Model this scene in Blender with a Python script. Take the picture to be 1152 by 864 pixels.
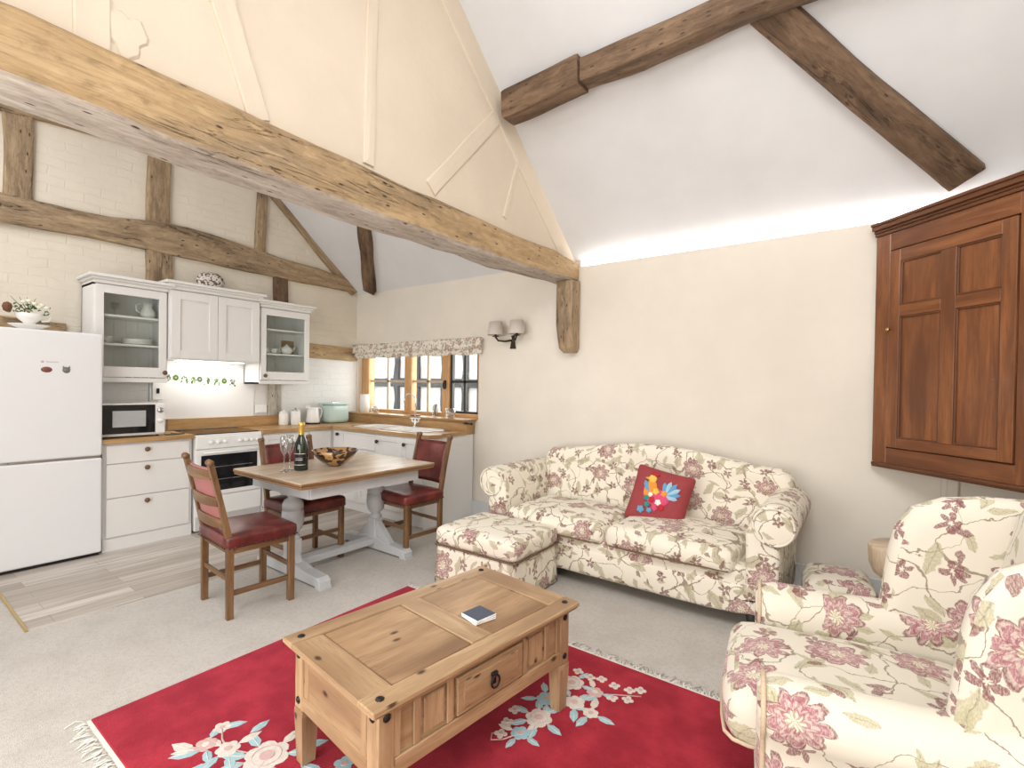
import bpy, bmesh, math, random
from mathutils import Vector, Matrix, Euler
from mathutils import noise as mnoise
R_ = math.radians
PI = math.pi
random.seed(7)
scene = bpy.context.scene
C = scene.collection
for o in list(bpy.data.objects):
    bpy.data.objects.remove(o)

# ------------------------------------------------------------------ camera
F = 550.23; YAW, PITCH, ROLL = R_(36.1092), R_(-0.6565), R_(0.8806)
cam_d = bpy.data.cameras.new('camera'); cam = bpy.data.objects.new('camera', cam_d); C.objects.link(cam)
cam_d.sensor_width = 36; cam_d.lens = F / 1152 * 36; cam_d.shift_y = 9.05 / 1152; cam_d.clip_start = .02
_f = Vector((-math.sin(YAW), math.cos(YAW), 0)); _r = Vector((math.cos(YAW), math.sin(YAW), 0)); _u = Vector((0, 0, 1))
f2 = _f * math.cos(PITCH) + _u * math.sin(PITCH); u2 = _u * math.cos(PITCH) - _f * math.sin(PITCH)
r3 = _r * math.cos(ROLL) + u2 * math.sin(ROLL); u3 = u2 * math.cos(ROLL) - _r * math.sin(ROLL)
M3 = Matrix((r3, u3, -f2)).transposed()
cam.matrix_world = Matrix.Translation((0, 0, 1.40)) @ M3.to_4x4()
scene.camera = cam

# ------------------------------------------------------------------ light
scene.view_settings.view_transform = 'Standard'; scene.view_settings.look = 'None'
scene.view_settings.exposure = 0.0; scene.view_settings.gamma = 1; scene.view_settings.use_curve_mapping = False
w = bpy.data.worlds.new('world'); scene.world = w; w.use_nodes = True
w.node_tree.nodes['Background'].inputs[0].default_value = (.93, .96, 1, 1)
w.node_tree.nodes['Background'].inputs[1].default_value = 2.4
def area(name, loc, direction, sx, sy, power, color=(1, 1, 1)):
    l = bpy.data.lights.new(name, 'AREA'); l.shape = 'RECTANGLE'; l.size = sx; l.size_y = sy; l.energy = power; l.color = color
    o = bpy.data.objects.new(name, l); C.objects.link(o); o.location = loc
    o.rotation_euler = Vector(direction).to_track_quat('-Z', 'Y').to_euler(); return o
# invented fill lamps behind and beside the camera, added for even room light
area('added_fill_behind_camera', (-1.6, -1.24, 1.2), (0, 1, 0.0), 3.0, 2.1, 98, (1, .98, .95))  # added broad fill from the unseen front wall
area('added_fill_living', (.0, .1, 3.62), (0, .645, -.763), 1.5, 1.5, 74, (.97, .98, 1))  # added overhead fill for the living end, no rooflight is built
area('added_fill_kitchen', (-4.0, -.15, 3.44), (0, .645, -.763), 1.8, 1.3, 38, (.98, .98, 1))  # added overhead fill for the kitchen end, likewise without a rooflight
area('added_fill_side', (.93, .4, 1.35), (-1, .25, -.05), 1.6, 1.2, 5, (1, .98, .95))  # added weak side fill, the right wall has no window
area('daylight_kitchen_window', (-4.45, 4.3, 1.45), (0, -1, -.15), 1.9, .7, 22, (.95, .98, 1))

# ------------------------------------------------------------------ node helpers
class NT:
    def __init__(s, name):
        s.m = bpy.data.materials.new(name); s.m.use_nodes = True; s.t = s.m.node_tree; s.n = s.t.nodes; s.l = s.t.links
        s.b = s.n['Principled BSDF']
    def node(s, t, **kw):
        n = s.n.new(t)
        for k, v in kw.items(): setattr(n, k, v)
        return n
    def put(s, sock, v):
        if v is None: return
        if hasattr(v, 'default_value') or hasattr(v, 'links'): s.l.new(v, sock)
        else:
            if isinstance(v, (tuple, list)) and len(v) == 3 and sock.type == 'RGBA': v = (*v, 1)
            sock.default_value = v
    def math(s, op, a, b=None, c=None, clamp=False):
        n = s.node('ShaderNodeMath', operation=op, use_clamp=clamp); s.put(n.inputs[0], a); s.put(n.inputs[1], b)
        if c is not None: s.put(n.inputs[2], c)
        return n.outputs[0]
    def vmath(s, op, a, b=None):
        n = s.node('ShaderNodeVectorMath', operation=op); s.put(n.inputs[0], a)
        if b is not None:
            s.put(n.inputs[3] if op == 'SCALE' else n.inputs[1], b)
        return n.outputs[0]
    def mix(s, f, a, b):
        n = s.node('ShaderNodeMix', data_type='RGBA'); s.put(n.inputs[0], f); s.put(n.inputs[6], a); s.put(n.inputs[7], b); return n.outputs[2]
    def noise(s, v, scale, detail=3, rough=.5, dist=0):
        n = s.node('ShaderNodeTexNoise'); s.put(n.inputs['Vector'], v); n.inputs['Scale'].default_value = scale
        n.inputs['Detail'].default_value = detail; n.inputs['Roughness'].default_value = rough; n.inputs['Distortion'].default_value = dist; return n
    def step(s, v, a, b):
        n = s.node('ShaderNodeMapRange', interpolation_type='SMOOTHSTEP'); s.put(n.inputs[0], v)
        n.inputs[1].default_value = a; n.inputs[2].default_value = b; return n.outputs[0]
    def coord(s, kind): return s.node('ShaderNodeTexCoord').outputs[kind]
    def mapping(s, v, scale=(1, 1, 1), rot=(0, 0, 0), loc=(0, 0, 0)):
        n = s.node('ShaderNodeMapping'); s.put(n.inputs[0], v); n.inputs[1].default_value = loc
        n.inputs[2].default_value = rot; n.inputs[3].default_value = scale; return n.outputs[0]
    def bump(s, h, strength=.3, dist=.01):
        n = s.node('ShaderNodeBump'); n.inputs['Strength'].default_value = strength; n.inputs['Distance'].default_value = dist
        s.put(n.inputs['Height'], h); s.l.new(n.outputs[0], s.b.inputs['Normal'])
    def out(s, col=None, rough=None, metal=None, spec=None, coat=None):
        b = s.b
        s.put(b.inputs['Base Color'], col); s.put(b.inputs['Roughness'], rough); s.put(b.inputs['Metallic'], metal)
        s.put(b.inputs['Specular IOR Level'], spec); s.put(b.inputs['Coat Weight'], coat); return s.m

def plain(name, col, rough=.5, metal=0, var=.06, scale=30, bump=0, spec=.5, coat=0):
    n = NT(name); v = n.coord('Object'); nz = n.noise(v, scale, 4)
    dark = tuple(c * (1 - var) for c in col); lite = tuple(min(1, c * (1 + var)) for c in col)
    c = n.mix(nz.outputs[0], dark, lite)
    if bump: n.bump(nz.outputs[0], bump, .004)
    return n.out(c, rough, metal, spec, coat)

def wood(name, c1, c2, c3=None, rough=.45, us=2.2, vs=26, bump=.12, knots=False, spec=.4, coat=0, crack=0, planks=0):
    n = NT(name); uv = n.coord('UV')
    a = n.noise(n.mapping(uv, (us, vs, 1)), 1, 6, .62, .6).outputs[0]
    b = n.noise(n.mapping(uv, (us * .35, vs * .16, 1), loc=(3, 7, 0)), 1.6, 3, .5, .4).outputs[0]
    c = n.mix(n.step(a, .3, .72), c1, c2)
    c = n.mix(n.step(b, .42, .72), c, c3 or tuple((x + y) / 2 * .85 for x, y in zip(c1, c2)))
    fine = n.noise(n.mapping(uv, (us * 5, vs * 9, 1)), 1, 3).outputs[0]
    c = n.mix(n.math('MULTIPLY', n.step(fine, .50, .72), .42), c, tuple(x * .45 for x in c1))
    h = a
    if crack:
        iso = n.noise(n.mapping(uv, (9, 26, 1), loc=(1, 5, 0)), 1, 8, .7, .5).outputs[0]
        c = n.mix(n.math('MULTIPLY', n.step(iso, .50, .68), .55), c, tuple(x * .5 for x in c1))
        c = n.mix(n.math('MULTIPLY', n.step(iso, .48, .34), .35), c, tuple(min(1, x * 1.25) for x in c2))
    if planks:
        sx = n.node('ShaderNodeSeparateXYZ'); n.put(sx.inputs[0], uv)
        cell = n.math('FLOOR', n.math('MULTIPLY', sx.outputs[1], planks))
        wn = n.node('ShaderNodeTexWhiteNoise', noise_dimensions='1D'); n.put(wn.inputs['W'], cell)
        c = n.mix(n.math('MULTIPLY', wn.outputs[0], .45), c, tuple(x * .62 for x in c1))
    if knots:
        vo = n.node('ShaderNodeTexVoronoi', voronoi_dimensions='2D'); n.put(vo.inputs['Vector'], n.mapping(uv, (5, 9, 1))); vo.inputs['Scale'].default_value = 1
        wnn = n.node('ShaderNodeSeparateColor'); n.put(wnn.inputs[0], vo.outputs['Color'])
        k = n.math('MULTIPLY', n.math('SUBTRACT', 1, n.step(vo.outputs['Distance'], .03, .13)), n.math('GREATER_THAN', wnn.outputs[0], .64))
        c = n.mix(k, c, (.06, .025, .012))
    if crack:
        cr = n.noise(n.mapping(uv, (1.3, 13, 1), loc=(11, 2, 0)), 1, 5, .6, 1.2).outputs[0]
        ln = n.math('SUBTRACT', 1, n.step(n.math('ABSOLUTE', n.math('SUBTRACT', cr, .5)), .0, .018))
        gate = n.step(b, .5, .62)
        k = n.math('MULTIPLY', n.math('MULTIPLY', ln, gate), crack)
        c = n.mix(k, c, (.035, .022, .014))
        h = n.math('SUBTRACT', a, n.math('MULTIPLY', k, 1.5))
        pit = n.node('ShaderNodeTexVoronoi', voronoi_dimensions='2D'); n.put(pit.inputs['Vector'], n.mapping(uv, (7, 22, 1))); pit.inputs['Scale'].default_value = 1
        sc = n.node('ShaderNodeSeparateColor'); n.put(sc.inputs[0], pit.outputs['Color'])
        k2 = n.math('MULTIPLY', n.math('SUBTRACT', 1, n.step(pit.outputs['Distance'], .06, .14)), n.math('GREATER_THAN', sc.outputs[0], .8))
        c = n.mix(k2, c, (.05, .03, .02))
    if bump: n.bump(h, bump if not crack else .6, .004 if not crack else .012)
    return n.out(c, rough, 0, spec, coat)

def floral(name, base, pink, dark, leaf, vine, s=1.0, seed=0.0):
    n = NT(name)
    uv0 = n.coord('UV')
    dn = n.noise(n.mapping(uv0, (1, 1, 1), loc=(seed, seed, 0)), 9 * s, 2)
    off = n.vmath('SCALE', n.vmath('SUBTRACT', dn.outputs['Color'], (.5, .5, .5)), .075 / s)
    d2 = n.noise(uv0, 55 * s, 2); off = n.vmath('ADD', off, n.vmath('SCALE', n.vmath('SUBTRACT', d2.outputs['Color'], (.5, .5, .5)), .016 / s))
    stitch = n.noise(n.mapping(uv0, (1, .4, 1)), 260 * s, 2).outputs[0]; grain = n.math('ADD', .62, n.math('MULTIPLY', n.step(stitch, .35, .6), .38))
    uv = n.vmath('ADD', n.mapping(uv0, (1, 1, 1), loc=(seed * 1.7, seed * .6, 0)), off)
    def cells(scale, loc, rnd=.8):
        p = n.mapping(uv, (scale * s, scale * s, 1), loc=loc)
        vo = n.node('ShaderNodeTexVoronoi', voronoi_dimensions='2D'); vo.inputs['Scale'].default_value = 1; vo.inputs['Randomness'].default_value = rnd
        n.put(vo.inputs['Vector'], p)
        d = n.vmath('SUBTRACT', p, vo.outputs['Position'])
        sp = n.node('ShaderNodeSeparateXYZ'); n.put(sp.inputs[0], d)
        cc = n.node('ShaderNodeSeparateColor'); n.put(cc.inputs[0], vo.outputs['Color'])
        x, y = sp.outputs[0], sp.outputs[1]
        return x, y, cc.outputs
    def flower(scale, loc, petals, R0, pres, depth=.28):
        x, y, cc = cells(scale, loc)
        r = n.math('SQRT', n.math('ADD', n.math('MULTIPLY', x, x), n.math('MULTIPLY', y, y)))
        ang = n.math('ADD', n.math('ARCTAN2', y, x), n.math('MULTIPLY', cc[1], 6.28))
        pet = n.math('ABSOLUTE', n.math('COSINE', n.math('MULTIPLY', ang, petals / 2)))
        Rr = n.math('MULTIPLY', n.math('ADD', 1 - depth, n.math('MULTIPLY', pet, depth)), R0)
        q = n.math('DIVIDE', r, Rr)
        m = n.math('MULTIPLY', n.math('SUBTRACT', 1, n.step(q, .93, 1.0)), n.math('LESS_THAN', cc[0], pres))
        return q, pet, ang, m
    def leaves(scale, loc, L, W, pres):
        x, y, cc = cells(scale, loc, .95)
        a = n.math('MULTIPLY', cc[1], 6.28); ca, sa = n.math('COSINE', a), n.math('SINE', a)
        u = n.math('ADD', n.math('MULTIPLY', x, ca), n.math('MULTIPLY', y, sa))
        v = n.math('SUBTRACT', n.math('MULTIPLY', y, ca), n.math('MULTIPLY', x, sa))
        t = n.math('DIVIDE', u, L)
        lim = n.math('MULTIPLY', n.math('SUBTRACT', 1, n.math('MULTIPLY', t, t)), W)
        av = n.math('ABSOLUTE', v)
        m = n.math('MULTIPLY', n.step(n.math('SUBTRACT', lim, av), 0, .03), n.math('LESS_THAN', cc[0], pres))
        vein = n.math('LESS_THAN', av, .012)
        return m, vein
    blot = n.noise(uv0, 2.2, 2).outputs[0]
    col = n.mix(n.math('MULTIPLY', n.step(blot, .35, .7), .5), base, tuple(c * .93 for c in base))
    # trailing stems
    for (sc, loc, wd) in ((2.6, (0, 0, 0), .0075 if s > 1.25 else .0045), (3.7, (5, 3, 0), .006 if s > 1.25 else .0045)):
        v = n.noise(n.mapping(uv, (s, s, 1), loc=loc), sc, .6, .3).outputs[0]
        ln = n.math('SUBTRACT', 1, n.step(n.math('ABSOLUTE', n.math('SUBTRACT', v, .5)), wd * .5, wd))
        col = n.mix(n.math('MULTIPLY', ln, .85), col, vine)
    for (sc, loc, pres, cl) in ((5.0, (2, 9, 0), .70, leaf), (8.5, (7, 1, 0), .50, leaf), (10.5, (3, 4, 0), .20, dark)):
        m, vn = leaves(sc, loc, .42, .17, pres)
        col = n.mix(n.math('MULTIPLY', n.math('MULTIPLY', m, .85), grain), col, n.mix(vn, cl, tuple(c * .6 for c in cl)))
    q, pet, ang, m = flower(6.2, (1, 2, 0), 5, .30, .42, .75)
    col = n.mix(n.math('MULTIPLY', n.math('MULTIPLY', m, .9), grain), col, n.mix(n.step(q, .15, .3), base, dark))
    q, pet, ang, m = flower(3.3, (4, 6, 0), 9, .36, .44, .36)
    ring = n.math('SINE', n.math('MULTIPLY', q, 17)); rays = n.math('SINE', n.math('MULTIPLY', ang, 22))
    inner = n.mix(n.step(ring, .1, .5), pink, tuple(min(1, c * .5 + b * .5) for c, b in zip(pink, base)))
    inner = n.mix(n.math('MULTIPLY', n.step(rays, .2, .6), .45), inner, dark)
    inner = n.mix(n.step(q, .80, .90), inner, dark)
    core = n.mix(n.step(n.math('SINE', n.math('MULTIPLY', ang, 9)), -.2, .2), (.42, .33, .20), base)
    inner = n.mix(n.step(q, .26, .31), core, inner)
    col = n.mix(n.math('MULTIPLY', n.math('MULTIPLY', m, .95), grain), col, inner)
    wv = n.noise(uv0, 700, 1).outputs[0]
    fold = n.noise(uv0, 7, 2).outputs[0]
    n.bump(n.math('ADD', n.math('MULTIPLY', wv, .05), fold), .25, .02)
    n.b.inputs['Sheen Weight'].default_value = .15
    return n.out(col, .85, 0, .2)

# ------------------------------------------------------------------ materials
M = {}
M['oak_gold'] = wood('honey_oak', (.38, .25, .12), (.53, .375, .21), (.30, .215, .13), .7, 1.6, 14, .2, crack=.8)
M['oak_aged'] = wood('aged_oak', (.29, .20, .12), (.47, .35, .215), (.20, .14, .09), .8, 2, 16, .3, crack=.9)
M['oak_dark'] = wood('dark_oak', (.125, .075, .043), (.25, .16, .098), (.085, .05, .03), .75, 2, 16, .3, crack=.9)
M['oak_lime'] = wood('limewashed_oak', (.40, .34, .28), (.60, .54, .47), (.32, .26, .20), .8, 2, 16, .3, crack=.9)
M['oak_grey'] = wood('weathered_oak', (.42, .38, .32), (.62, .58, .50), (.30, .27, .23), .8, 2, 20, .3, crack=.9)
M['pine'] = wood('waxed_pine', (.36, .225, .115), (.53, .365, .21), (.27, .155, .08), .42, 2.0, 17, .1, knots=True, spec=.45)
M['pine_panel'] = wood('waxed_pine_panel', (.32, .185, .09), (.50, .325, .18), (.20, .105, .05), .4, 1.8, 13, .1, knots=True)
M['chair_wood'] = wood('chair_oak', (.135, .068, .028), (.25, .14, .068), (.10, .048, .02), .4, 3, 30, .1)
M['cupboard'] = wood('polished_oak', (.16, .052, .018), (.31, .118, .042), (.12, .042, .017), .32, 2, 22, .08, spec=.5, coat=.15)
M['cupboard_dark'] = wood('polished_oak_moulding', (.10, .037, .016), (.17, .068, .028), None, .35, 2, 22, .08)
M['worktop'] = wood('block_oak_worktop', (.44, .25, .10), (.60, .38, .18), (.33, .18, .07), .35, 2.5, 18, .05, planks=22)
M['tabletop'] = wood('limed_oak_top', (.50, .39, .28), (.68, .57, .45), (.42, .31, .21), .35, 2.5, 22, .06)
M['tabledge'] = wood('oak_edge', (.20, .10, .04), (.36, .20, .09), None, .4, 2.5, 30, .06)
M['window_oak'] = wood('window_oak', (.50, .27, .11), (.66, .40, .19), None, .45, 2.5, 25, .06)
M['pale_wood'] = wood('pale_wood', (.50, .38, .26), (.66, .53, .39), None, .45, 2.5, 25, .06)
M['grey_paint'] = plain('grey_paint', (.52, .535, .55), .45, var=.10, scale=14)
M['white_paint'] = plain('white_cabinet_paint', (.80, .79, .775), .4, var=.015, scale=6)
M['fridge'] = plain('white_enamel', (.80, .81, .83), .22, var=.01, scale=4)
M['white_gloss'] = plain('white_gloss', (.88, .88, .87), .2, var=.01)
M['ceramic'] = plain('white_ceramic', (.86, .85, .82), .15, var=.02)
M['black'] = plain('black_iron', (.012, .011, .011), .4, .3, var=.3)
M['black_glass'] = plain('black_glass', (.012, .013, .015), .06, 0, var=.1, spec=.6)
M['chrome'] = plain('chrome', (.75, .76, .78), .12, 1, var=.02)
M['steel'] = plain('steel', (.5, .5, .5), .3, 1, var=.05)
M['bronze'] = plain('bronze', (.055, .040, .030), .4, .7, var=.3)
M['knob'] = wood('knob_wood', (.12, .06, .03), (.23, .13, .065), None, .35, 8, 60, .05)
M['metal_leg'] = plain('dark_metal', (.05, .045, .04), .5, .4)
M['brass'] = plain('brass', (.62, .45, .18), .3, 1)
M['mint'] = plain('mint_enamel', (.52, .66, .62), .3, var=.02)
M['shade'] = plain('linen_shade', (.62, .56, .50), .9, var=.05, scale=200)
M['leaf'] = plain('leaf_green', (.06, .14, .035), .6, var=.4, scale=40)
M['leaf_bright'] = plain('leaf_bright_green', (.15, .30, .05), .5, var=.4, scale=60)
M['leaf_grey'] = plain('leaf_grey_green', (.16, .22, .12), .6, var=.3, scale=40)
M['white_flower'] = plain('white_flower', (.85, .82, .68), .8)
M['cone'] = plain('brown_cone', (.17, .07, .035), .8, var=.4, scale=90)
M['dark_blue'] = plain('slate_blue', (.05, .065, .10), .45, var=.2, scale=60)
M['paper'] = plain('white_paper', (.86, .85, .83), .8, var=.02)
M['pvc'] = plain('grey_pipe', (.42, .43, .44), .4)
M['shutter'] = plain('black_timber', (.035, .034, .036), .8, var=.4)
M['upvc'] = plain('white_door_frame', (.8, .8, .8), .4)
M['magnet_red'] = plain('magnet_brown_red', (.22, .07, .05), .4, var=.5, scale=160)
M['magnet_green'] = plain('magnet_grey_green', (.16, .19, .15), .4, var=.5, scale=160)
M['fringe'] = plain('cream_cotton', (.74, .72, .66), .9)
M['rug_cream'] = plain('carved_cream_wool', (.66, .60, .54), .95, var=.18, scale=60, bump=.3)
M['rug_blue'] = plain('carved_pale_blue_wool', (.34, .52, .56), .95, var=.22, scale=60, bump=.3)
M['rug_pink'] = plain('carved_dusty_pink_wool', (.58, .40, .38), .95, var=.18, scale=60, bump=.3)
for k, c in dict(ap_blue=(.12, .32, .52), ap_light=(.34, .52, .68), ap_orange=(.75, .28, .04), ap_yellow=(.72, .50, .08), ap_pink=(.62, .07, .17), ap_red=(.45, .02, .03), ap_teal=(.03, .24, .24), ap_white=(.85, .80, .72)).items():
    M[k] = plain('felt_' + k[3:], c, .9, var=.15, scale=90)
M['cushion_red'] = plain('brick_red_cotton', (.30, .045, .05), .85, var=.12, scale=24, bump=.3)
M['piping'] = plain('cord_piping', (.55, .43, .30), .85, var=.25, scale=160)
M['piping_dark'] = plain('brown_piping', (.17, .10, .06), .85)

def m_leather():
    n = NT('oxblood_leather'); v = n.coord('Object')
    a = n.noise(v, 7, 4, .6).outputs[0]; g = n.noise(v, 190, 2).outputs[0]
    c = n.mix(n.step(a, .3, .7), (.070, .013, .011), (.195, .036, .030)); n.bump(g, .12, .002)
    return n.out(c, .30, 0, .5)
M['leather'] = m_leather()
M['leather_pale'] = plain('pink_leather_reverse', (.40, .15, .145), .5, var=.08, scale=9)
cream = (.83, .77, .65)
M['floral'] = floral('rose_and_vine_linen', cream, (.34, .135, .15), (.19, .075, .065), (.46, .41, .27), (.26, .19, .13), 1.3)
M['floral_chair'] = floral('large_rose_and_vine_linen', (.70, .645, .545), (.38, .145, .18), (.21, .075, .08), (.42, .385, .24), (.24, .19, .13), 1.2, 2.3)
M['floral_small'] = floral('small_floral_cotton', (.80, .75, .66), (.42, .17, .14), (.20, .10, .08), (.34, .34, .22), (.35, .25, .2), 3.2, 5.1)

def m_plaster(name, col, bump=.25, brick=False, white_below=None):
    n = NT(name); v = n.coord('Object')
    a = n.noise(v, 1.6, 4, .6).outputs[0]; b = n.noise(v, 22, 5, .6).outputs[0]
    c = n.mix(n.step(a, .3, .7), tuple(x * .96 for x in col), tuple(min(1, x * 1.03) for x in col))
    h = n.math('ADD', n.math('MULTIPLY', b, .35), n.math('MULTIPLY', n.noise(v, 5, 3, .5).outputs[0], 1.2 if brick else .3))
    if brick:
        sp = n.node('ShaderNodeSeparateXYZ'); n.put(sp.inputs[0], v)
        cb = n.node('ShaderNodeCombineXYZ'); n.put(cb.inputs[0], sp.outputs[1]); n.put(cb.inputs[1], sp.outputs[2])
        dv = n.vmath('ADD', cb.outputs[0], n.vmath('SCALE', n.noise(v, 6, 3).outputs['Color'], .05))
        br = n.node('ShaderNodeTexBrick'); n.put(br.inputs['Vector'], dv); br.inputs['Scale'].default_value = 1
        br.inputs['Brick Width'].default_value = .23; br.inputs['Row Height'].default_value = .078
        br.inputs['Mortar Size'].default_value = .007; br.inputs['Mortar Smooth'].default_value = .6
        fade = n.step(n.noise(v, 1.8, 3).outputs[0], .38, .62)
        k = n.math('MULTIPLY', br.outputs['Fac'], n.math('ADD', .03, n.math('MULTIPLY', fade, .32)))
        h = n.math('SUBTRACT', h, n.math('MULTIPLY', k, .9))
        if white_below:
            m = n.step(sp.outputs[2], white_below + .02, white_below - .02)
            mm = n.math('LESS_THAN', sp.outputs[2], white_below)
            c = n.mix(mm, c, (.80, .79, .77))
    n.bump(h, bump, .02)
    return n.out(c, .85, 0, .25)
wall_c = (.70, .635, .53)
M['wall'] = m_plaster('cream_wall_paint', (.76, .705, .62), .08)
M['brick'] = m_plaster('cream_painted_brick', (.75, .69, .585), .5, True, 1.74)
M['gable'] = m_plaster('cream_lime_plaster', (.72, .625, .505), .25)
M['ceiling'] = m_plaster('white_ceiling_paint', (.71, .715, .73), .05)
M['skirting'] = plain('grey_white_skirting', (.66, .68, .69), .45, var=.02)
M['timber_ext'] = wood('weathered_black_timber', (.07, .065, .065), (.17, .16, .155), None, .85, 2, 20, .2)
M['render_ext'] = m_plaster('white_render', (.85, .80, .77), .2)

def m_carpet():
    n = NT('grey_beige_carpet'); v = n.coord('Object')
    a = n.noise(v, 260, 2, .7).outputs[0]; b = n.noise(v, 5, 4, .6).outputs[0]
    c = n.mix(n.step(a, .3, .7), (.46, .43, .39), (.69, .655, .61)); c = n.mix(n.math('MULTIPLY', n.step(b, .4, .7), .35), c, (.43, .40, .36)); c = n.mix(n.math('MULTIPLY', n.step(n.noise(v, 45, 4, .7).outputs[0], .45, .65), .30), c, (.36, .335, .30))
    n.bump(a, .5, .006); return n.out(c, .95, 0, .1)
M['carpet'] = m_carpet()
def m_laminate():
    n = NT('grey_oak_laminate'); v = n.coord('Object')
    sp = n.node('ShaderNodeSeparateXYZ'); n.put(sp.inputs[0], v)
    cb = n.node('ShaderNodeCombineXYZ'); n.put(cb.inputs[0], sp.outputs[1]); n.put(cb.inputs[1], sp.outputs[0])
    br = n.node('ShaderNodeTexBrick'); n.put(br.inputs['Vector'], cb.outputs[0]); br.inputs['Scale'].default_value = 1
    br.inputs['Brick Width'].default_value = 1.15; br.inputs['Row Height'].default_value = .13; br.inputs['Mortar Size'].default_value = .0012
    br.inputs['Color1'].default_value = (.36, .31, .26, 1); br.inputs['Color2'].default_value = (.66, .61, .56, 1); br.inputs['Mortar'].default_value = (.2, .17, .14, 1)
    br.inputs['Bias'].default_value = .1; br.offset = .37
    g = n.noise(n.mapping(cb.outputs[0], (1.5, 28, 1)), 1, 6, .6, .6).outputs[0]
    c = n.mix(n.math('MULTIPLY', n.step(g, .35, .7), .7), br.outputs['Color'], (.30, .25, .20))
    return n.out(c, .35, 0, .4)
M['laminate'] = m_laminate()
def m_rug():
    n = NT('crimson_wool'); v = n.coord('Object')
    a = n.noise(v, 240, 2, .7).outputs[0]; b = n.noise(v, 6, 4, .6).outputs[0]
    c = n.mix(n.step(b, .35, .7), (.29, .016, .024), (.43, .031, .044)); c = n.mix(n.math('MULTIPLY', n.step(a, .4, .7), .35), c, (.21, .008, .02))
    n.bump(a, .5, .006); n.b.inputs['Sheen Weight'].default_value = .25; n.b.inputs['Sheen Tint'].default_value = (1, .3, .5, 1)
    return n.out(c, .95, 0, .1)
M['rug'] = m_rug()
def m_glass(name, col=(1, 1, 1), alpha=.12, rough=.02, pw=4, k=.5):
    n = NT(name); t = n.node('ShaderNodeBsdfTransparent'); t.inputs[0].default_value = (*col, 1)
    g = n.node('ShaderNodeBsdfGlossy'); g.inputs['Roughness'].default_value = rough; g.inputs['Color'].default_value = (.9, .9, .9, 1)
    fr = n.node('ShaderNodeLayerWeight'); fr.inputs[0].default_value = .5
    fac = n.math('ADD', n.math('MULTIPLY', n.math('POWER', fr.outputs['Facing'], pw), k), alpha, clamp=True)
    mx = n.node('ShaderNodeMixShader'); n.put(mx.inputs[0], fac); n.l.new(t.outputs[0], mx.inputs[1]); n.l.new(g.outputs[0], mx.inputs[2])
    n.l.new(mx.outputs[0], n.n['Material Output'].inputs['Surface']); return n.m
M['glass'] = m_glass('clear_glass', (.95, .97, .96), .02)
M['drink_glass'] = m_glass('drinking_glass', (.93, .94, .94), .10, .05, 1.6, .75)
M['bottle'] = plain('dark_green_bottle_glass', (.006, .016, .008), .05, 0, spec=.8)
M['foil'] = plain('gold_foil', (.75, .50, .12), .3, .8, var=.2)
def m_emit(name, col, s):
    n = NT(name); n.b.inputs['Emission Color'].default_value = (*col, 1); n.b.inputs['Emission Strength'].default_value = s; return n.m
M['led'] = m_emit('led_strip_light', (1, .97, .92), 110)
M['hood_lamp'] = m_emit('hood_lamp_light', (1, .96, .9), 9)
def m_bowl():
    n = NT('mottled_horn'); v = n.coord('Object')
    vo = n.noise(v, 15, 2, .4, .8).outputs[0]
    c = n.mix(n.step(vo, .49, .52), (.03, .014, .008), (.46, .25, .09)); return n.out(c, .2, 0, .5, .4)
M['bowl'] = m_bowl()
def m_dish():
    n = NT('patterned_dish_glaze'); v = n.coord('Object')
    vo = n.node('ShaderNodeTexVoronoi'); n.put(vo.inputs['Vector'], v); vo.inputs['Scale'].default_value = 52
    c = n.mix(n.step(vo.outputs['Distance'], .56, .64), (.80, .76, .70), (.14, .09, .07)); return n.out(c, .2)
M['dish'] = m_dish()

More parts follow.
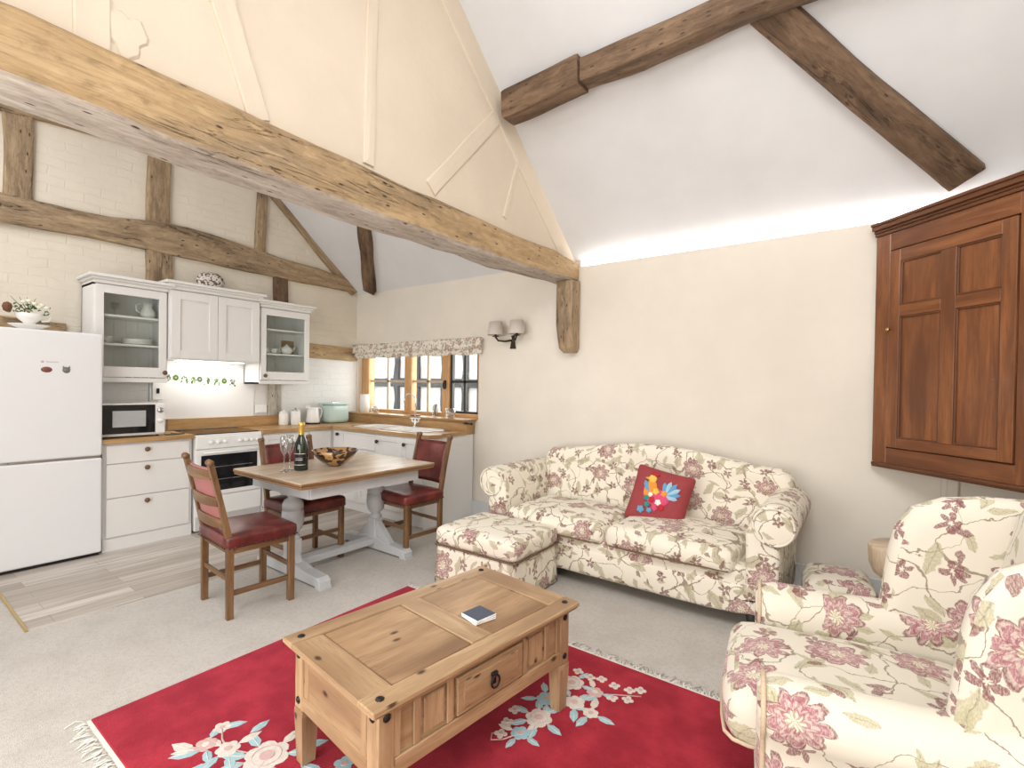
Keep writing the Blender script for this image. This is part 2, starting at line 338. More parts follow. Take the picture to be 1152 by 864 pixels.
# ------------------------------------------------------------------ mesh builder
def rot(x=0, y=0, z=0): return Euler((R_(x), R_(y), R_(z)), 'XYZ').to_matrix().to_4x4()
def T(*p): return Matrix.Translation(p)
class MB:
    def __init__(s): s.v = []; s.f = []; s.uv = []; s.mi = []; s.sm = []
    def add(s, verts, faces, X=None, mi=0, smooth=False, uvs=None, grain=None):
        n0 = len(s.v); ox, oy = random.uniform(0, 9), random.uniform(0, 9)
        vs = [Vector(v) for v in verts]
        if uvs is None and grain is None:
            d = [max(v[i] for v in vs) - min(v[i] for v in vs) for i in range(3)]; grain = d.index(max(d))
        for fi, f in enumerate(faces):
            if uvs is not None: u = [(uvs[fi][k][0] + ox, uvs[fi][k][1] + oy) for k in range(len(f))]
            else:
                nr = Vector((0, 0, 0))
                for k in range(len(f)):
                    a, b = vs[f[k]], vs[f[(k + 1) % len(f)]]
                    nr += Vector(((a.y - b.y) * (a.z + b.z), (a.z - b.z) * (a.x + b.x), (a.x - b.x) * (a.y + b.y)))
                ax = max(range(3), key=lambda i: abs(nr[i])); rest = [i for i in range(3) if i != ax]
                if grain in rest: iu = grain; iv = [i for i in rest if i != grain][0]
                else: iu, iv = rest
                u = [(vs[i][iu] + ox, vs[i][iv] + vs[i][ax] * .0 + oy + ax * .37) for i in f]
            s.uv.append(u); s.f.append([n0 + i for i in f]); s.mi.append(mi); s.sm.append(smooth)
        for v in vs: s.v.append((X @ v) if X is not None else v)
        return s
    def bm(s, b, X=None, mi=0, smooth=False, grain=None):
        b.verts.index_update(); vs = [v.co.copy() for v in b.verts]; fs = [[v.index for v in f.verts] for f in b.faces]; b.free()
        return s.add(vs, fs, X, mi, smooth, None, grain)
    def box(s, c, d, bev=0, X=None, mi=0, seg=1, grain=None, smooth=False):
        b = bmesh.new(); bmesh.ops.create_cube(b, size=1)
        for v in b.verts: v.co = Vector((v.co.x * d[0], v.co.y * d[1], v.co.z * d[2]))
        if bev: bmesh.ops.bevel(b, geom=b.edges[:], offset=bev, segments=seg, affect='EDGES', profile=.5)
        Y = T(*c); Y = X @ Y if X is not None else Y
        return s.bm(b, Y, mi, smooth, grain)
    def bb(s, x0, x1, y0, y1, z0, z1, **k): return s.box(((x0 + x1) / 2, (y0 + y1) / 2, (z0 + z1) / 2), (abs(x1 - x0), abs(y1 - y0), abs(z1 - z0)), **k)
    def prism(s, poly, h, X=None, mi=0, bev=0, seg=2, smooth=False, grain=None):   # polygon in xy, extruded +z
        b = bmesh.new(); vs = [b.verts.new((p[0], p[1], 0)) for p in poly]; f = b.faces.new(vs); bmesh.ops.recalc_face_normals(b, faces=[f])
        r = bmesh.ops.extrude_face_region(b, geom=[f]); bmesh.ops.translate(b, vec=(0, 0, h), verts=[e for e in r['geom'] if isinstance(e, bmesh.types.BMVert)])
        bmesh.ops.recalc_face_normals(b, faces=b.faces[:])
        if bev:
            ed = [e for e in b.edges if abs(e.verts[0].co.z - e.verts[1].co.z) < 1e-6]
            bmesh.ops.bevel(b, geom=ed, offset=bev, segments=seg, affect='EDGES', profile=.5)
        return s.bm(b, X, mi, smooth, grain)
    def tube(s, pts, r, n=8, mi=0, X=None, cap=True, flat=1.0):
        pts = [Vector(p) for p in pts]; m = len(pts); rs = r if isinstance(r, (list, tuple)) else [r] * m
        vs = []; fs = []; us = []; L = 0; prev = None; up = None
        for i, p in enumerate(pts):
            t = (pts[min(i + 1, m - 1)] - pts[max(i - 1, 0)]).normalized()
            if up is None:
                up = Vector((0, 0, 1)) if abs(t.z) < .9 else Vector((1, 0, 0))
            a = t.cross(up).normalized(); b = a.cross(t).normalized(); up = b
            if prev is not None: L += (p - prev).length
            prev = p; us.append(L)
            for k in range(n):
                th = 2 * PI * k / n; vs.append(p + (a * math.cos(th) + b * math.sin(th) * flat) * rs[i])
        uv = []
        for i in range(m - 1):
            for k in range(n):
                k2 = (k + 1) % n; fs.append([i * n + k, i * n + k2, (i + 1) * n + k2, (i + 1) * n + k])
                c = 2 * PI * rs[i] / n; uv.append([(us[i], k * c), (us[i], (k + 1) * c), (us[i + 1], (k + 1) * c), (us[i + 1], k * c)])
        if cap:
            fs.append(list(range(n))[::-1]); uv.append([(0, 0)] * n); fs.append([(m - 1) * n + k for k in range(n)]); uv.append([(0, 0)] * n)
        return s.add(vs, fs, X, mi, True, uv)
    def cyl(s, p0, p1, r0, r1=None, n=16, mi=0, X=None): return s.tube([p0, p1], [r0, r0 if r1 is None else r1], n, mi, X)
    def lathe(s, prof, c=(0, 0, 0), n=24, mi=0, X=None, sx=1, sy=1, smooth=True, cap=True):
        vs = []; fs = []; uv = []; L = 0
        for i, (r, z) in enumerate(prof):
            for k in range(n):
                th = 2 * PI * (k + .5) / n; vs.append((r * math.cos(th) * sx, r * math.sin(th) * sy, z))
        for i in range(len(prof) - 1):
            dl = math.hypot(prof[i + 1][0] - prof[i][0], prof[i + 1][1] - prof[i][1])
            for k in range(n):
                k2 = (k + 1) % n; fs.append([i * n + k, i * n + k2, (i + 1) * n + k2, (i + 1) * n + k])
                c_ = 2 * PI * max(prof[i][0], .02) / n; uv.append([(L, k * c_), (L, (k + 1) * c_), (L + dl, (k + 1) * c_), (L + dl, k * c_)])
            L += dl
        m = len(prof)
        if cap:
            if prof[0][0] > 1e-4: fs.append(list(range(n))[::-1]); uv.append([(0, 0)] * n)
            if prof[-1][0] > 1e-4: fs.append([(m - 1) * n + k for k in range(n)]); uv.append([(0, 0)] * n)
        Y = T(*c); Y = X @ Y if X is not None else Y
        return s.add(vs, fs, Y, mi, smooth, uv)
    def soft(s, c, d, r=.05, bulge=(0, 0, 0), n=10, X=None, mi=0, wob=0.0, seed=0, deform=None):
        b = bmesh.new(); bmesh.ops.create_cube(b, size=2); bmesh.ops.subdivide_edges(b, edges=b.edges[:], cuts=n, use_grid_fill=True)
        hx, hy, hz = d[0] / 2, d[1] / 2, d[2] / 2; r = min(r, hx, hy, hz)
        uvv = {}
        for v in b.verts:
            q = v.co.copy()
            # push samples towards the rims so that the rounding is well resolved
            qq = Vector([math.copysign(1 - (1 - abs(k)) ** 1.35, k) for k in q])
            p = Vector((qq.x * hx, qq.y * hy, qq.z * hz))
            i_ = Vector((max(-hx + r, min(hx - r, p.x)), max(-hy + r, min(hy - r, p.y)), max(-hz + r, min(hz - r, p.z))))
            dd = p - i_
            if dd.length > 1e-9: p = i_ + dd.normalized() * r
            fx, fy, fz = (1 - qq.x ** 2), (1 - qq.y ** 2), (1 - qq.z ** 2)
            p.x += math.copysign(bulge[0] * fy * fz, q.x) if abs(q.x) > .999 else 0
            p.y += math.copysign(bulge[1] * fx * fz, q.y) if abs(q.y) > .999 else 0
            p.z += math.copysign(bulge[2] * fx * fy, q.z) if abs(q.z) > .999 else 0
            if wob:
                nv = mnoise.noise_vector((p * 5) + Vector((seed * 3.1, seed, seed * 1.7))); p += nv * wob
            if deform: p = Vector(deform(p))
            v.co = p
        bmesh.ops.recalc_face_normals(b, faces=b.faces[:])
        Y = T(*c); Y = X @ Y if X is not None else Y
        return s.bm(b, Y, mi, True)
    def beam(s, secs, mi=0, jit=.012, seed=0, side=Vector((1, 0, 0)), under=None):
        """secs: (point, half_a, half_b); a along 'side', b across both the run and the side; irregular hewn timber."""
        pts = [Vector(q[0]) for q in secs]; m = 26; rings = []
        tot = [0]
        for i in range(1, len(pts)): tot.append(tot[-1] + (pts[i] - pts[i - 1]).length)
        vs = []; us = []; prof = [(-1, -.86), (-.86, -1), (0, -1), (.86, -1), (1, -.86), (1, 0), (1, .86), (.86, 1), (0, 1), (-.86, 1), (-1, .86), (-1, 0)]
        n = len(prof)
        for j in range(m + 1):
            d = tot[-1] * j / m; i = 0
            while i < len(tot) - 2 and d > tot[i + 1]: i += 1
            t = (d - tot[i]) / max(1e-9, tot[i + 1] - tot[i]); t2 = t * t * (3 - 2 * t) if len(pts) > 2 else t
            p = pts[i].lerp(pts[i + 1], t); ha = secs[i][1] * (1 - t) + secs[i + 1][1] * t; hb = secs[i][2] * (1 - t) + secs[i + 1][2] * t
            dr = (pts[-1] - pts[0]).normalized(); A = (side - dr * side.dot(dr)).normalized(); B = dr.cross(A).normalized(); us.append(d)
            for (a, b) in prof:
                q = p + A * a * ha + B * b * hb
                nz = mnoise.noise_vector(Vector((d * 3.0 + seed * 7, a * 1.3 + seed, b * 1.3)))
                q = q + (A * nz.x + B * nz.y) * jit * (1.6 if 0 < j < m else .5); vs.append(q)
        fs = []; uv = []
        per = [0]
        for k in range(n): a, b = prof[k], prof[(k + 1) % n]; per.append(per[-1] + math.hypot((a[0] - b[0]) * secs[0][1], (a[1] - b[1]) * secs[0][2]))
        for j in range(m):
            for k in range(n):
                k2 = (k + 1) % n; fs.append([j * n + k, j * n + k2, (j + 1) * n + k2, (j + 1) * n + k]); uv.append([(us[j], per[k]), (us[j], per[k + 1]), (us[j + 1], per[k + 1]), (us[j + 1], per[k])])
        fs.append(list(range(n))[::-1]); uv.append([(p[0] * .1, p[1] * .1) for p in prof]); fs.append([m * n + k for k in range(n)]); uv.append([(p[0] * .1, p[1] * .1) for p in prof])
        f0 = len(s.mi); s.add(vs, fs, None, mi, False, uv)
        if under is not None:
            for q in range(m * n):
                if q % n in (6, 7, 8, 9): s.mi[f0 + q] = under
        return s
    def build(s, name, mats, parent=None, label=None, sub=0):
        me = bpy.data.meshes.new(name); me.from_pydata([tuple(v) for v in s.v], [], s.f)
        mats = mats if isinstance(mats, (list, tuple)) else [mats]
        for m in mats: me.materials.append(M[m])
        ul = me.uv_layers.new(name='UVMap'); li = 0; flat = []
        for f in s.uv:
            for u in f: flat += [u[0], u[1]]
        ul.data.foreach_set('uv', flat)
        me.polygons.foreach_set('material_index', s.mi); me.polygons.foreach_set('use_smooth', s.sm); me.update()
        bb = bmesh.new(); bb.from_mesh(me); bmesh.ops.recalc_face_normals(bb, faces=bb.faces[:]); bb.to_mesh(me); bb.free()
        o = bpy.data.objects.new(name, me); C.objects.link(o)
        if parent: o.parent = parent
        if label: o['label'] = label
        if sub: md = o.modifiers.new('sub', 'SUBSURF'); md.levels = md.render_levels = sub
        return o
def thing(name, label, cat, loc=(0, 0, 0), rz=0, group=None):
    o = bpy.data.objects.new(name, None); C.objects.link(o); o.empty_display_size = .05
    o.location = loc; o.rotation_euler = (0, 0, R_(rz)); return tag(o, label, cat, group)
def tag(o, label, cat, group=None):
    o['label'] = label; o['category'] = cat
    if group: o['group'] = group
    return o
def struct(o): o['kind'] = 'structure'; return o
def copy_tree(o, parent=None):
    c = o.copy(); C.objects.link(c)
    if parent: c.parent = parent
    for ch in list(o.children): copy_tree(ch, c)
    return c
def dup(o, loc, rz=None, label=None):
    c = copy_tree(o); c.location = loc
    if rz is not None: c.rotation_euler = (0, 0, R_(rz))
    if label: c['label'] = label
    return c

# ------------------------------------------------------------------ room shell
XB, W, XR, YN = -5.53, 4.05, .95, -1.3
SL, Z0 = .845, 2.58
YR = (W + YN) / 2; ZR = Z0 + SL * (W - YR)
def zc(y): return Z0 + SL * (W - y) if y > YR else Z0 + SL * (y - YN)
XT = -2.2
struct(MB().bb(XB - .2, XR + .2, YN - .2, W + .2, -.12, 0).build('floor', 'carpet'))
struct(MB().bb(XB, -3.735, .61, W, 0, .004).build('floor_laminate', 'laminate'))
struct(MB().bb(-4.6, -3.735, .595, .612, 0, .009, bev=.003).build('trim_1', 'brass'))
# gable-shaped end walls (prism in yz)
def yz_prism(poly, x0, x1, mat, name):
    X = Matrix(((0, 0, 1, x0), (1, 0, 0, 0), (0, 1, 0, 0), (0, 0, 0, 1)))
    return MB().prism(poly, x1 - x0, X).build(name, mat)
gab = [(YN - .2, -.12), (W + .25, -.12), (W + .25, Z0 - SL * .25 + .1), (YR, ZR + .1), (YN - .2, Z0 - SL * .2 + .1)]
struct(yz_prism(gab, XB - .2, XB, 'brick', 'wall_left'))
struct(yz_prism(gab, XR, XR + .2, 'wall', 'wall_right'))
# window wall, with an opening; living part has a recessed light cove on top
WX0, WX1, WZ0, WZ1 = -5.50, -3.40, 1.03, 1.93
b = MB()
b.bb(XB - .1, XR + .1, W, W + .25, -.1, WZ0); b.bb(WX1, XR + .1, W, W + .25, WZ0, WZ1); b.bb(XB - .1, WX0, W, W + .25, WZ0, WZ1)
b.bb(XB - .1, XR + .1, W, W + .25, WZ1, 2.40)
b.bb(XB - .1, XT + .02, W, W + .25, 2.40, Z0 + .02)
b.bb(XT + .02, XR + .1, W, W + .018, 2.40, 2.524)
struct(b.build('wall_back', 'wall'))
struct(MB().bb(XT + .04, XR, W + .024, W + .036, 2.512, 2.518).build('trim_2', 'led'))
b = MB(); b.bb(XB - .1, XR + .1, YN - .2, YN, -.1, Z0 + .02)
struct(b.build('wall_front', 'wall'))
# ceiling slopes
def slope(name, y0, y1, mat='ceiling'):
    z0, z1 = zc(y0) if YN <= y0 <= W else Z0 + SL * (W - y0), zc(y1)
    poly = [(y0, z0), (y1, z1), (y1, z1 + .15), (y0, z0 + .15)]
    return struct(yz_prism(poly, XB - .1, XR + .1, mat, name))
poly = [(W + .25, Z0 - SL * .25), (YR, ZR), (YR, ZR + .15), (W + .25, Z0 - SL * .25 + .15)]
struct(yz_prism(poly, XB - .1, XR + .1, 'ceiling', 'ceiling'))
poly = [(YN - .2, Z0 - SL * .2), (YR, ZR), (YR, ZR + .15), (YN - .2, Z0 - SL * .2 + .15)]
struct(yz_prism(poly, XB - .1, XR + .1, 'ceiling', 'ceiling_front'))
# skirting boards
struct(MB().bb(-3.46, XR, W - .018, W, 0, .165, bev=.004).build('baseboard_back', 'skirting'))
struct(MB().bb(XR - .018, XR, YN, W, 0, .165, bev=.004).build('baseboard_right', 'skirting'))
# boxed corner moulding beneath the corner cupboard
b = MB(); b.bb(.375, .455, W - .03, W, .165, 1.6, bev=.006); b.bb(.395, .40, W - .036, W - .03, .165, 1.6)
struct(b.build('trim_3', 'wall'))
# invented door frame on the unseen front wall, added around the fill lamp
b = MB()
for x in (-3.2, -2.4, -1.6, -.8, 0): b.bb(x - .03, x + .03, YN - .005, YN + .04, 0, 2.3)
for z in (.05, 2.28): b.bb(-3.2, 0, YN - .005, YN + .04, z - .04, z + .04)
struct(b.build('added_door_frame', 'upvc'))

# ------------------------------------------------------------------ window with oak mullions
win = struct(bpy.data.objects.new('window_1', None)); C.objects.link(win)
yf = W + .11
b = MB()
b.bb(-5.50, -5.35, yf - .05, yf + .05, WZ0, WZ1, bev=.01); b.bb(-4.66, -4.53, yf - .05, yf + .05, WZ0, WZ1, bev=.012)
b.bb(-4.02, -3.90, yf - .05, yf + .05, WZ0, WZ1, bev=.012); b.bb(-3.47, -3.40, yf - .05, yf + .05, WZ0, WZ1, bev=.01)
b.bb(-5.5, -3.4, yf - .055, yf + .055, WZ0, WZ0 + .055, bev=.008); b.bb(-5.5, -3.4, yf - .05, yf + .05, WZ1 - .06, WZ1, bev=.008)
b.build('window_frame', 'window_oak', win)
for i, (x0, x1) in enumerate(((-5.35, -4.66), (-4.53, -4.02), (-3.90, -3.47))):
    m_ = 'black' if i == 2 else 'window_oak'; c = MB(); t = .022 if i == 2 else .014
    xm = (x0 + x1) / 2
    c.bb(xm - .014, xm + .014, yf - .015, yf + .015, WZ0 + .05, WZ1 - .05)
    c.bb(x0, x1, yf - .015, yf + .015, 1.43, 1.458)
    if i == 2:
        c.bb(x0, x0 + .03, yf - .02, yf + .02, WZ0 + .05, WZ1 - .05); c.bb(x1 - .03, x1, yf - .02, yf + .02, WZ0 + .05, WZ1 - .05)
        c.bb(x0, x1, yf - .02, yf + .02, WZ0 + .055, WZ0 + .08)
    fr = c.build('casement', 'metal_leg' if i == 2 else 'pale_wood', win)
    MB().bb(x0, x1, yf - .003, yf + .003, WZ0 + .05, WZ1 - .05).build('pane', 'glass', fr)
c = MB(); c.bb(-3.955, -3.935, yf - .08, yf - .05, 1.36, 1.46, bev=.005); c.tube([(-3.945, yf - .085, 1.44), (-3.945, yf - .10, 1.40), (-3.925, yf - .10, 1.36)], .008, 6)
c.build('window_catch', 'black', win)
# neighbouring timber framed building outside
nb = thing('timber_framed_building', 'white rendered building with weathered dark timbers seen through the kitchen window', 'building', (-8, 8.3, 0))
MB().bb(-6, 6, 0, .3, -1, 4.5).build('wall', 'render_ext', nb)
b = MB()
for i in range(14): x = -5 + i * .82 + random.uniform(-.1, .1); b.beam([((x, -.02, -.5), .07, .05), ((x + random.uniform(-.06, .06), -.02, 4.4), .08, .05)], jit=.02, seed=i)
b.beam([((-6, -.02, 1.47), .05, .10), ((6, -.02, 1.44), .05, .09)], jit=.02, side=Vector((0, 1, 0)))
b.beam([((-6, -.02, 2.9), .05, .10), ((6, -.02, 2.9), .05, .09)], jit=.02, side=Vector((0, 1, 0)))
b.build('timber_frame', 'timber_ext', nb)
tag(MB().bb(-16, 0, W + .3, 9, -.2, -.05).build('courtyard_paving', 'carpet'), 'pale paving outside below the kitchen window', 'paving')['kind'] = 'structure'

# ------------------------------------------------------------------ timbers
tb = MB(); bx = XT - .13
tb.beam([((bx, YN, 2.475), .13, .115), ((bx, .3, 2.46), .13, .115), ((bx, 1.6, 2.452), .13, .122), ((bx, 3.0, 2.455), .13, .115), ((bx, 3.6, 2.47), .13, .105), ((bx, 3.99, 2.475), .13, .095), ((bx, 4.04, 2.475), .13, .09)], jit=.012, seed=1, under=1)
tag(tb.build('tie_beam', ['oak_gold', 'oak_lime']), 'massive honey-coloured oak tie beam spanning the room at the foot of the cream gable', 'beam')
tag(MB().beam([((-2.262, 3.955, 2.375), .080, .09), ((-2.262, 3.965, 2.0), .082, .085), ((-2.258, 3.985, 1.765), .075, .06), ((-2.25, 4.0, 1.72), .05, .04)], jit=.007, seed=2).build('wall_post', 'oak_aged'), 'short weathered oak post hanging on the wall under the right end of the tie beam', 'beam')
# cream gable infill above the tie beam
g = [(YN, 2.56), (W, 2.56), (W, zc(W) + .0), (YR, ZR), (YN, Z0)]
struct(yz_prism(g, XT - .22, XT - .06, 'gable', 'wall_gable'))
def gstud(pts, hw, nm, s): struct(MB().beam([((XT - .075, p[0], p[1]), .028, h) for p, h in zip(pts, hw)], jit=.004, seed=s).build(nm, 'gable'))
def ray_g(px, py, X0=XT - .05):
    d = f2 + r3 * ((px - 576) / F) - u3 * ((py - 441.05) / F); t = X0 / d.x; return (d.y * t, 1.4 + d.z * t)
gstud([(W - .05, zc(W) - .06), (YR + .05, ZR - .12)], (.10, .12), 'trim_4', 3)
def gl(a, b, w_, nm, s):
    A, B = ray_g(*a), ray_g(*b); gstud([A, B], (w_, w_ * .95), nm, s)
gl((104, -40), (104, 60), .055, 'trim_5', 4)
gl((232, -60), (292, 135), .055, 'trim_6', 5)
gl((421, -30), (415, 185), .036, 'trim_7', 6)
gl((572, 118), (485, 212), .055, 'trim_8', 7)
gl((588, 165), (568, 245), .022, 'trim_9', 8)
gl((250, 10), (262, -80), .05, 'trim_10', 9)
# a thin inner rafter, proud of the plaster
gl((640, 292), (586, 178), .02, 'trim_11', 10)
# rough patch of lumpy plaster
b = MB(); pc = ray_g(143, 38); vs = [(XT - .049, pc[0], pc[1])]; fs = []
for k in range(28):
    a = 2 * PI * k / 28; rr = 1 + .18 * math.sin(3 * a) + .1 * math.sin(7 * a + 1)
    vs.append((XT - .052, pc[0] + .055 * rr * math.cos(a), pc[1] + .075 * rr * math.sin(a)))
    vs.append((XT - .06, pc[0] + .065 * rr * math.cos(a), pc[1] + .087 * rr * math.sin(a)))
for k in range(28):
    a0, a1 = 1 + 2 * k, 1 + 2 * ((k + 1) % 28); fs += [[0, a0, a1], [a0, a0 + 1, a1 + 1, a1]]
b.add(vs, fs); struct(b.build('trim_12', 'gable'))

# brick wall frame (facing +x)
def wb(secs, nm, label, mat='oak_aged', s=0, d=.05):
    tag(MB().beam([((XB + .0, y, z), d, h) for (y, z, h) in secs], jit=.009, seed=s).build(nm, mat), label, 'beam')
wb([(-1.2, 2.72, .12), (.73, 2.737, .115), (1.3, 2.745, .10), (1.95, 2.78, .155), (2.4, 2.755, .14), (3.0, 2.72, .115), (3.6, 2.70, .09), (4.04, 2.665, .06)], 'wall_beam', 'long wavy oak rail crossing the brick wall above the kitchen wall cupboards', 'oak_aged', 11, .06)
wb([(-.9, 3.55, .1), (.7, 3.58, .09), (1.2, 3.60, .07), (1.75, 3.62, .06)], 'wall_beam', 'upper oak rail on the brick wall just below the tie beam at left', 'oak_aged', 12)
for i, (ya, yb, z0, z1, h0, lab, mt) in enumerate((
    (.83, .83, 2.84, 3.58, .085, 'leftmost oak stud on the brick wall above the long rail', 'oak_aged'),
    (1.77, 1.80, 2.90, 3.66, .09, 'broad oak stud second from left above the long rail on the brick wall', 'oak_aged'),
    (2.74, 2.77, 2.80, 3.75, .052, 'narrow oak stud beside the sloping rafter on the brick wall', 'oak_aged'),
    (1.79, 1.79, 2.25, 2.64, .105, 'short broad oak stud between long rail and left wall cupboard', 'oak_aged'),
    (2.985, 2.985, 2.20, 2.62, .075, 'short dark oak stud between long rail and right wall cupboard', 'oak_dark'),
    (2.93, 2.93, 1.03, 1.42, .075, 'grey weathered post section under the right glazed wall cupboard', 'oak_grey'))):
    wb([(ya, z0, h0), (yb, z1, h0)], 'wall_stud', lab, mt, 20 + i, .045 if i != 5 else .03)
wb([(4.0, 2.62, .075), (3.4, 3.13, .07), (2.7, 3.74, .075)], 'rafter', 'sloping oak rafter on the brick wall following the kitchen ceiling', 'oak_aged', 31, .05)
wb([(3.0, 1.80, .09), (4.04, 1.79, .085)], 'wall_beam', 'golden oak rail between right wall cupboard and the kitchen window corner', 'oak_gold', 32, .03)
wb([(.2, 1.83, .075), (1.12, 1.80, .075)], 'wall_beam', 'golden oak rail low on the brick wall behind the sauce boat', 'oak_gold', 33, .03)
# ceiling timbers
nrm = Vector((0, -SL, -1)).normalized()
def on(x, y, off=0): return Vector((x, y, zc(y))) + nrm * off
tag(MB().beam([(on(-5.17, 4.0, .03), .075, .05), (on(-4.75, 3.62, .03), .07, .05), (on(-4.28, 3.20, .03), .07, .05), (on(-3.9, 2.85, .03), .07, .05)], jit=.012, seed=40).build('rafter', 'oak_dark'), 'dark oak rafter on the white kitchen ceiling beyond the tie beam', 'beam')
pu = MB(); sv = Vector((0, -1, 0))
pu.beam([((-2.17, 2.87, 3.43), .08, .095), ((-1.9, 2.86, 3.435), .08, .10), ((-1.55, 2.855, 3.45), .075, .095)], jit=.007, seed=41, side=sv)
tag(pu.build('purlin', 'oak_dark'), 'short dark oak purlin end joined against the cream gable rafter', 'beam')
pu = MB(); pu.beam([((-1.545, 2.87, 3.455), .07, .075), ((-1.2, 2.88, 3.455), .075, .08), ((-.7, 2.875, 3.47), .07, .07), ((0, 2.87, 3.47), .075, .075), ((.94, 2.87, 3.47), .075, .075)], jit=.010, seed=42, side=sv)
tag(pu.build('purlin', 'oak_dark'), 'long dark oak purlin running under the white living room ceiling', 'beam')
tag(MB().beam([(on(-.50, 2.96, .02), .088, .04), (on(-.04, 3.44, .02), .088, .04), (on(.44, 3.92, .02), .092, .04)], jit=.005, seed=43).build('wind_brace', 'oak_dark'), 'flat dark oak brace sloping from the purlin down to the corner cupboard', 'beam')

# ------------------------------------------------------------------ kitchen base run
XC = -4.97
def knob(parent, loc, axis='x', mat='knob', r=.021, label=None):
    X = T(*loc) @ (rot(0, 90, 0) if axis == 'x' else rot(90, 0, 0))
    return MB().lathe([(.008, 0), (.008, .012), (r * .9, .016), (r, .024), (r * .85, .032), (r * .3, .036), (0, .036)], n=16, X=X).build('knob', mat, parent, label)
def shaker(b, x, y0, y1, z0, z1, axis='x', t=.02, st=.055, bead=True):
    """door face lying in plane x (facing +x) or plane y (facing -y): rails, stiles and recessed panel."""
    def q(u0, u1, w0, w1, d0, d1, **k):
        if axis == 'x': b.bb(x + d0, x + d1, u0, u1, w0, w1, **k)
        else: b.bb(u0, u1, x - d1, x - d0, w0, w1, **k)
    q(y0, y0 + st, z0, z1, 0, t, bev=.002); q(y1 - st, y1, z0, z1, 0, t, bev=.002)
    q(y0 + st, y1 - st, z0, z0 + st, 0, t, bev=.002); q(y0 + st, y1 - st, z1 - st, z1, 0, t, bev=.002)
    q(y0 + st - .002, y1 - st + .002, z0 + st - .002, z1 - st + .002, 0, t * .45)
fr = thing('fridge_freezer', 'tall white fridge freezer standing left of the drawer unit', 'fridge', (0, 0, 0))
MB().bb(-5.49, -4.985, .635, 1.222, .03, 1.762, bev=.006).build('body', 'fridge', fr)
MB().bb(-4.98, -4.922, .632, 1.225, .80, 1.765, bev=.016, seg=3, smooth=False).build('fridge_door', 'fridge', fr)
MB().bb(-4.98, -4.922, .632, 1.225, .028, .785, bev=.016, seg=3).build('freezer_door', 'fridge', fr)
b = MB(); b.bb(-4.97, -4.93, .70, 1.215, .784, .801); b.build('handle_recess', 'steel', fr)
MB().bb(-5.45, -4.95, .65, 1.21, .0, .03).build('plinth', 'black', fr)
b = MB(); b.bb(-4.923, -4.9205, .865, .88, 1.523, 1.537)
for i in range(8): b.bb(-4.923, -4.9205, .895 + i * .0085, .900 + i * .0085, 1.526, 1.533 + (.003 if i == 0 else 0))
b.build('badge', 'pvc', fr)
m1 = MB(); m1.lathe([(.0, .008), (.02, .007), (.03, 0)], n=20, X=T(-4.922, .895, 1.472) @ rot(0, 90, 0), sx=.7, sy=1.05); tag(m1.build('fridge_magnet', 'magnet_red'), 'oval reddish brown magnet on the fridge door, left of two', 'magnet')
m2 = MB(); m2.lathe([(.0, .008), (.016, .007), (.023, 0)], n=20, X=T(-4.922, 1.005, 1.472) @ rot(0, 90, 0)); m2.prism([(-.004, 0), (.012, 0), (.012, .02)], .004, T(-4.918, 1.012, 1.485) @ rot(90, 0, 90)); m2.prism([(0, 0), (.014, 0), (0, .018)], .004, T(-4.918, .984, 1.485) @ rot(90, 0, 90))
tag(m2.build('fridge_magnet', 'magnet_green'), 'grey green cat-eared magnet on the fridge door, right of two', 'magnet')

# sauce boat with flowers on the fridge
sb = thing('sauce_boat', 'cream sauce boat on a stand sitting on top of the fridge', 'jug', (-5.10, .83, 1.766), 0); sb.scale = (1.2, 1.2, 1.2)
MB().lathe([(.0, 0), (.05, 0), (.045, .008), (.085, .03), (.09, .036), (.06, .03), (0, .028)], n=24, sx=.7, sy=1.1).build('stand_dish', 'ceramic', sb)
MB().lathe([(.0, .03), (.03, .03), (.025, .045), (.055, .075), (.06, .105), (.056, .105), (.05, .08), (0, .06)], n=24, sx=.75, sy=1.1).build('bowl', 'ceramic', sb)
MB().tube([(0, .05, .10), (0, .085, .115), (0, .10, .095), (0, .09, .065), (0, .055, .06)], .006, 8).build('handle', 'ceramic', sb)
fl = thing('flower_arrangement', 'small arrangement of dark leaves and cream flowers in the sauce boat', 'flowers', (-5.10, .83, 1.855)); fl.scale = (1.2, 1.2, 1.2)
b = MB()
for i in range(60):
    a = random.uniform(0, 2 * PI); rr = random.uniform(.0, .1); p = Vector((rr * math.cos(a) * .6, rr * math.sin(a), .05 + random.uniform(0, .05) - rr * .3))
    X = T(*p) @ rot(random.uniform(-50, 50), random.uniform(-50, 50), random.uniform(0, 360)); l_ = random.uniform(.018, .032)
    b.add([(0, 0, 0), (l_ * .5, l_ * .28, .004), (l_, 0, 0), (l_ * .5, -l_ * .28, .004), (l_ * .5, 0, -.002)], [[0, 1, 4], [1, 2, 4], [2, 3, 4], [3, 0, 4]], X)
for a in (0, .7, 1.5, -.8): b.tube([(0, 0, .03), (0, -.03 + a * .03, .09), (0, -.045 + a * .05, .13)], [.002, .002, .001], 5)
b.build('foliage', 'leaf', fl)
b = MB()
for p in ((.02, -.03, .095), (.03, .02, .09), (.02, .055, .085), (.03, .04, .07), (.02, -.005, .105), (.03, .075, .07)):
    b.lathe([(0, .012), (.012, .010), (.015, .002), (.008, -.008), (0, -.01)], c=p, n=10)
b.build('blossom', 'white_flower', fl)
MB().lathe([(0, -.035), (.018, -.025), (.024, 0), (.018, .02), (0, .03)], c=(.02, -.10, .06), n=14).build('seed_head', 'cone', fl)

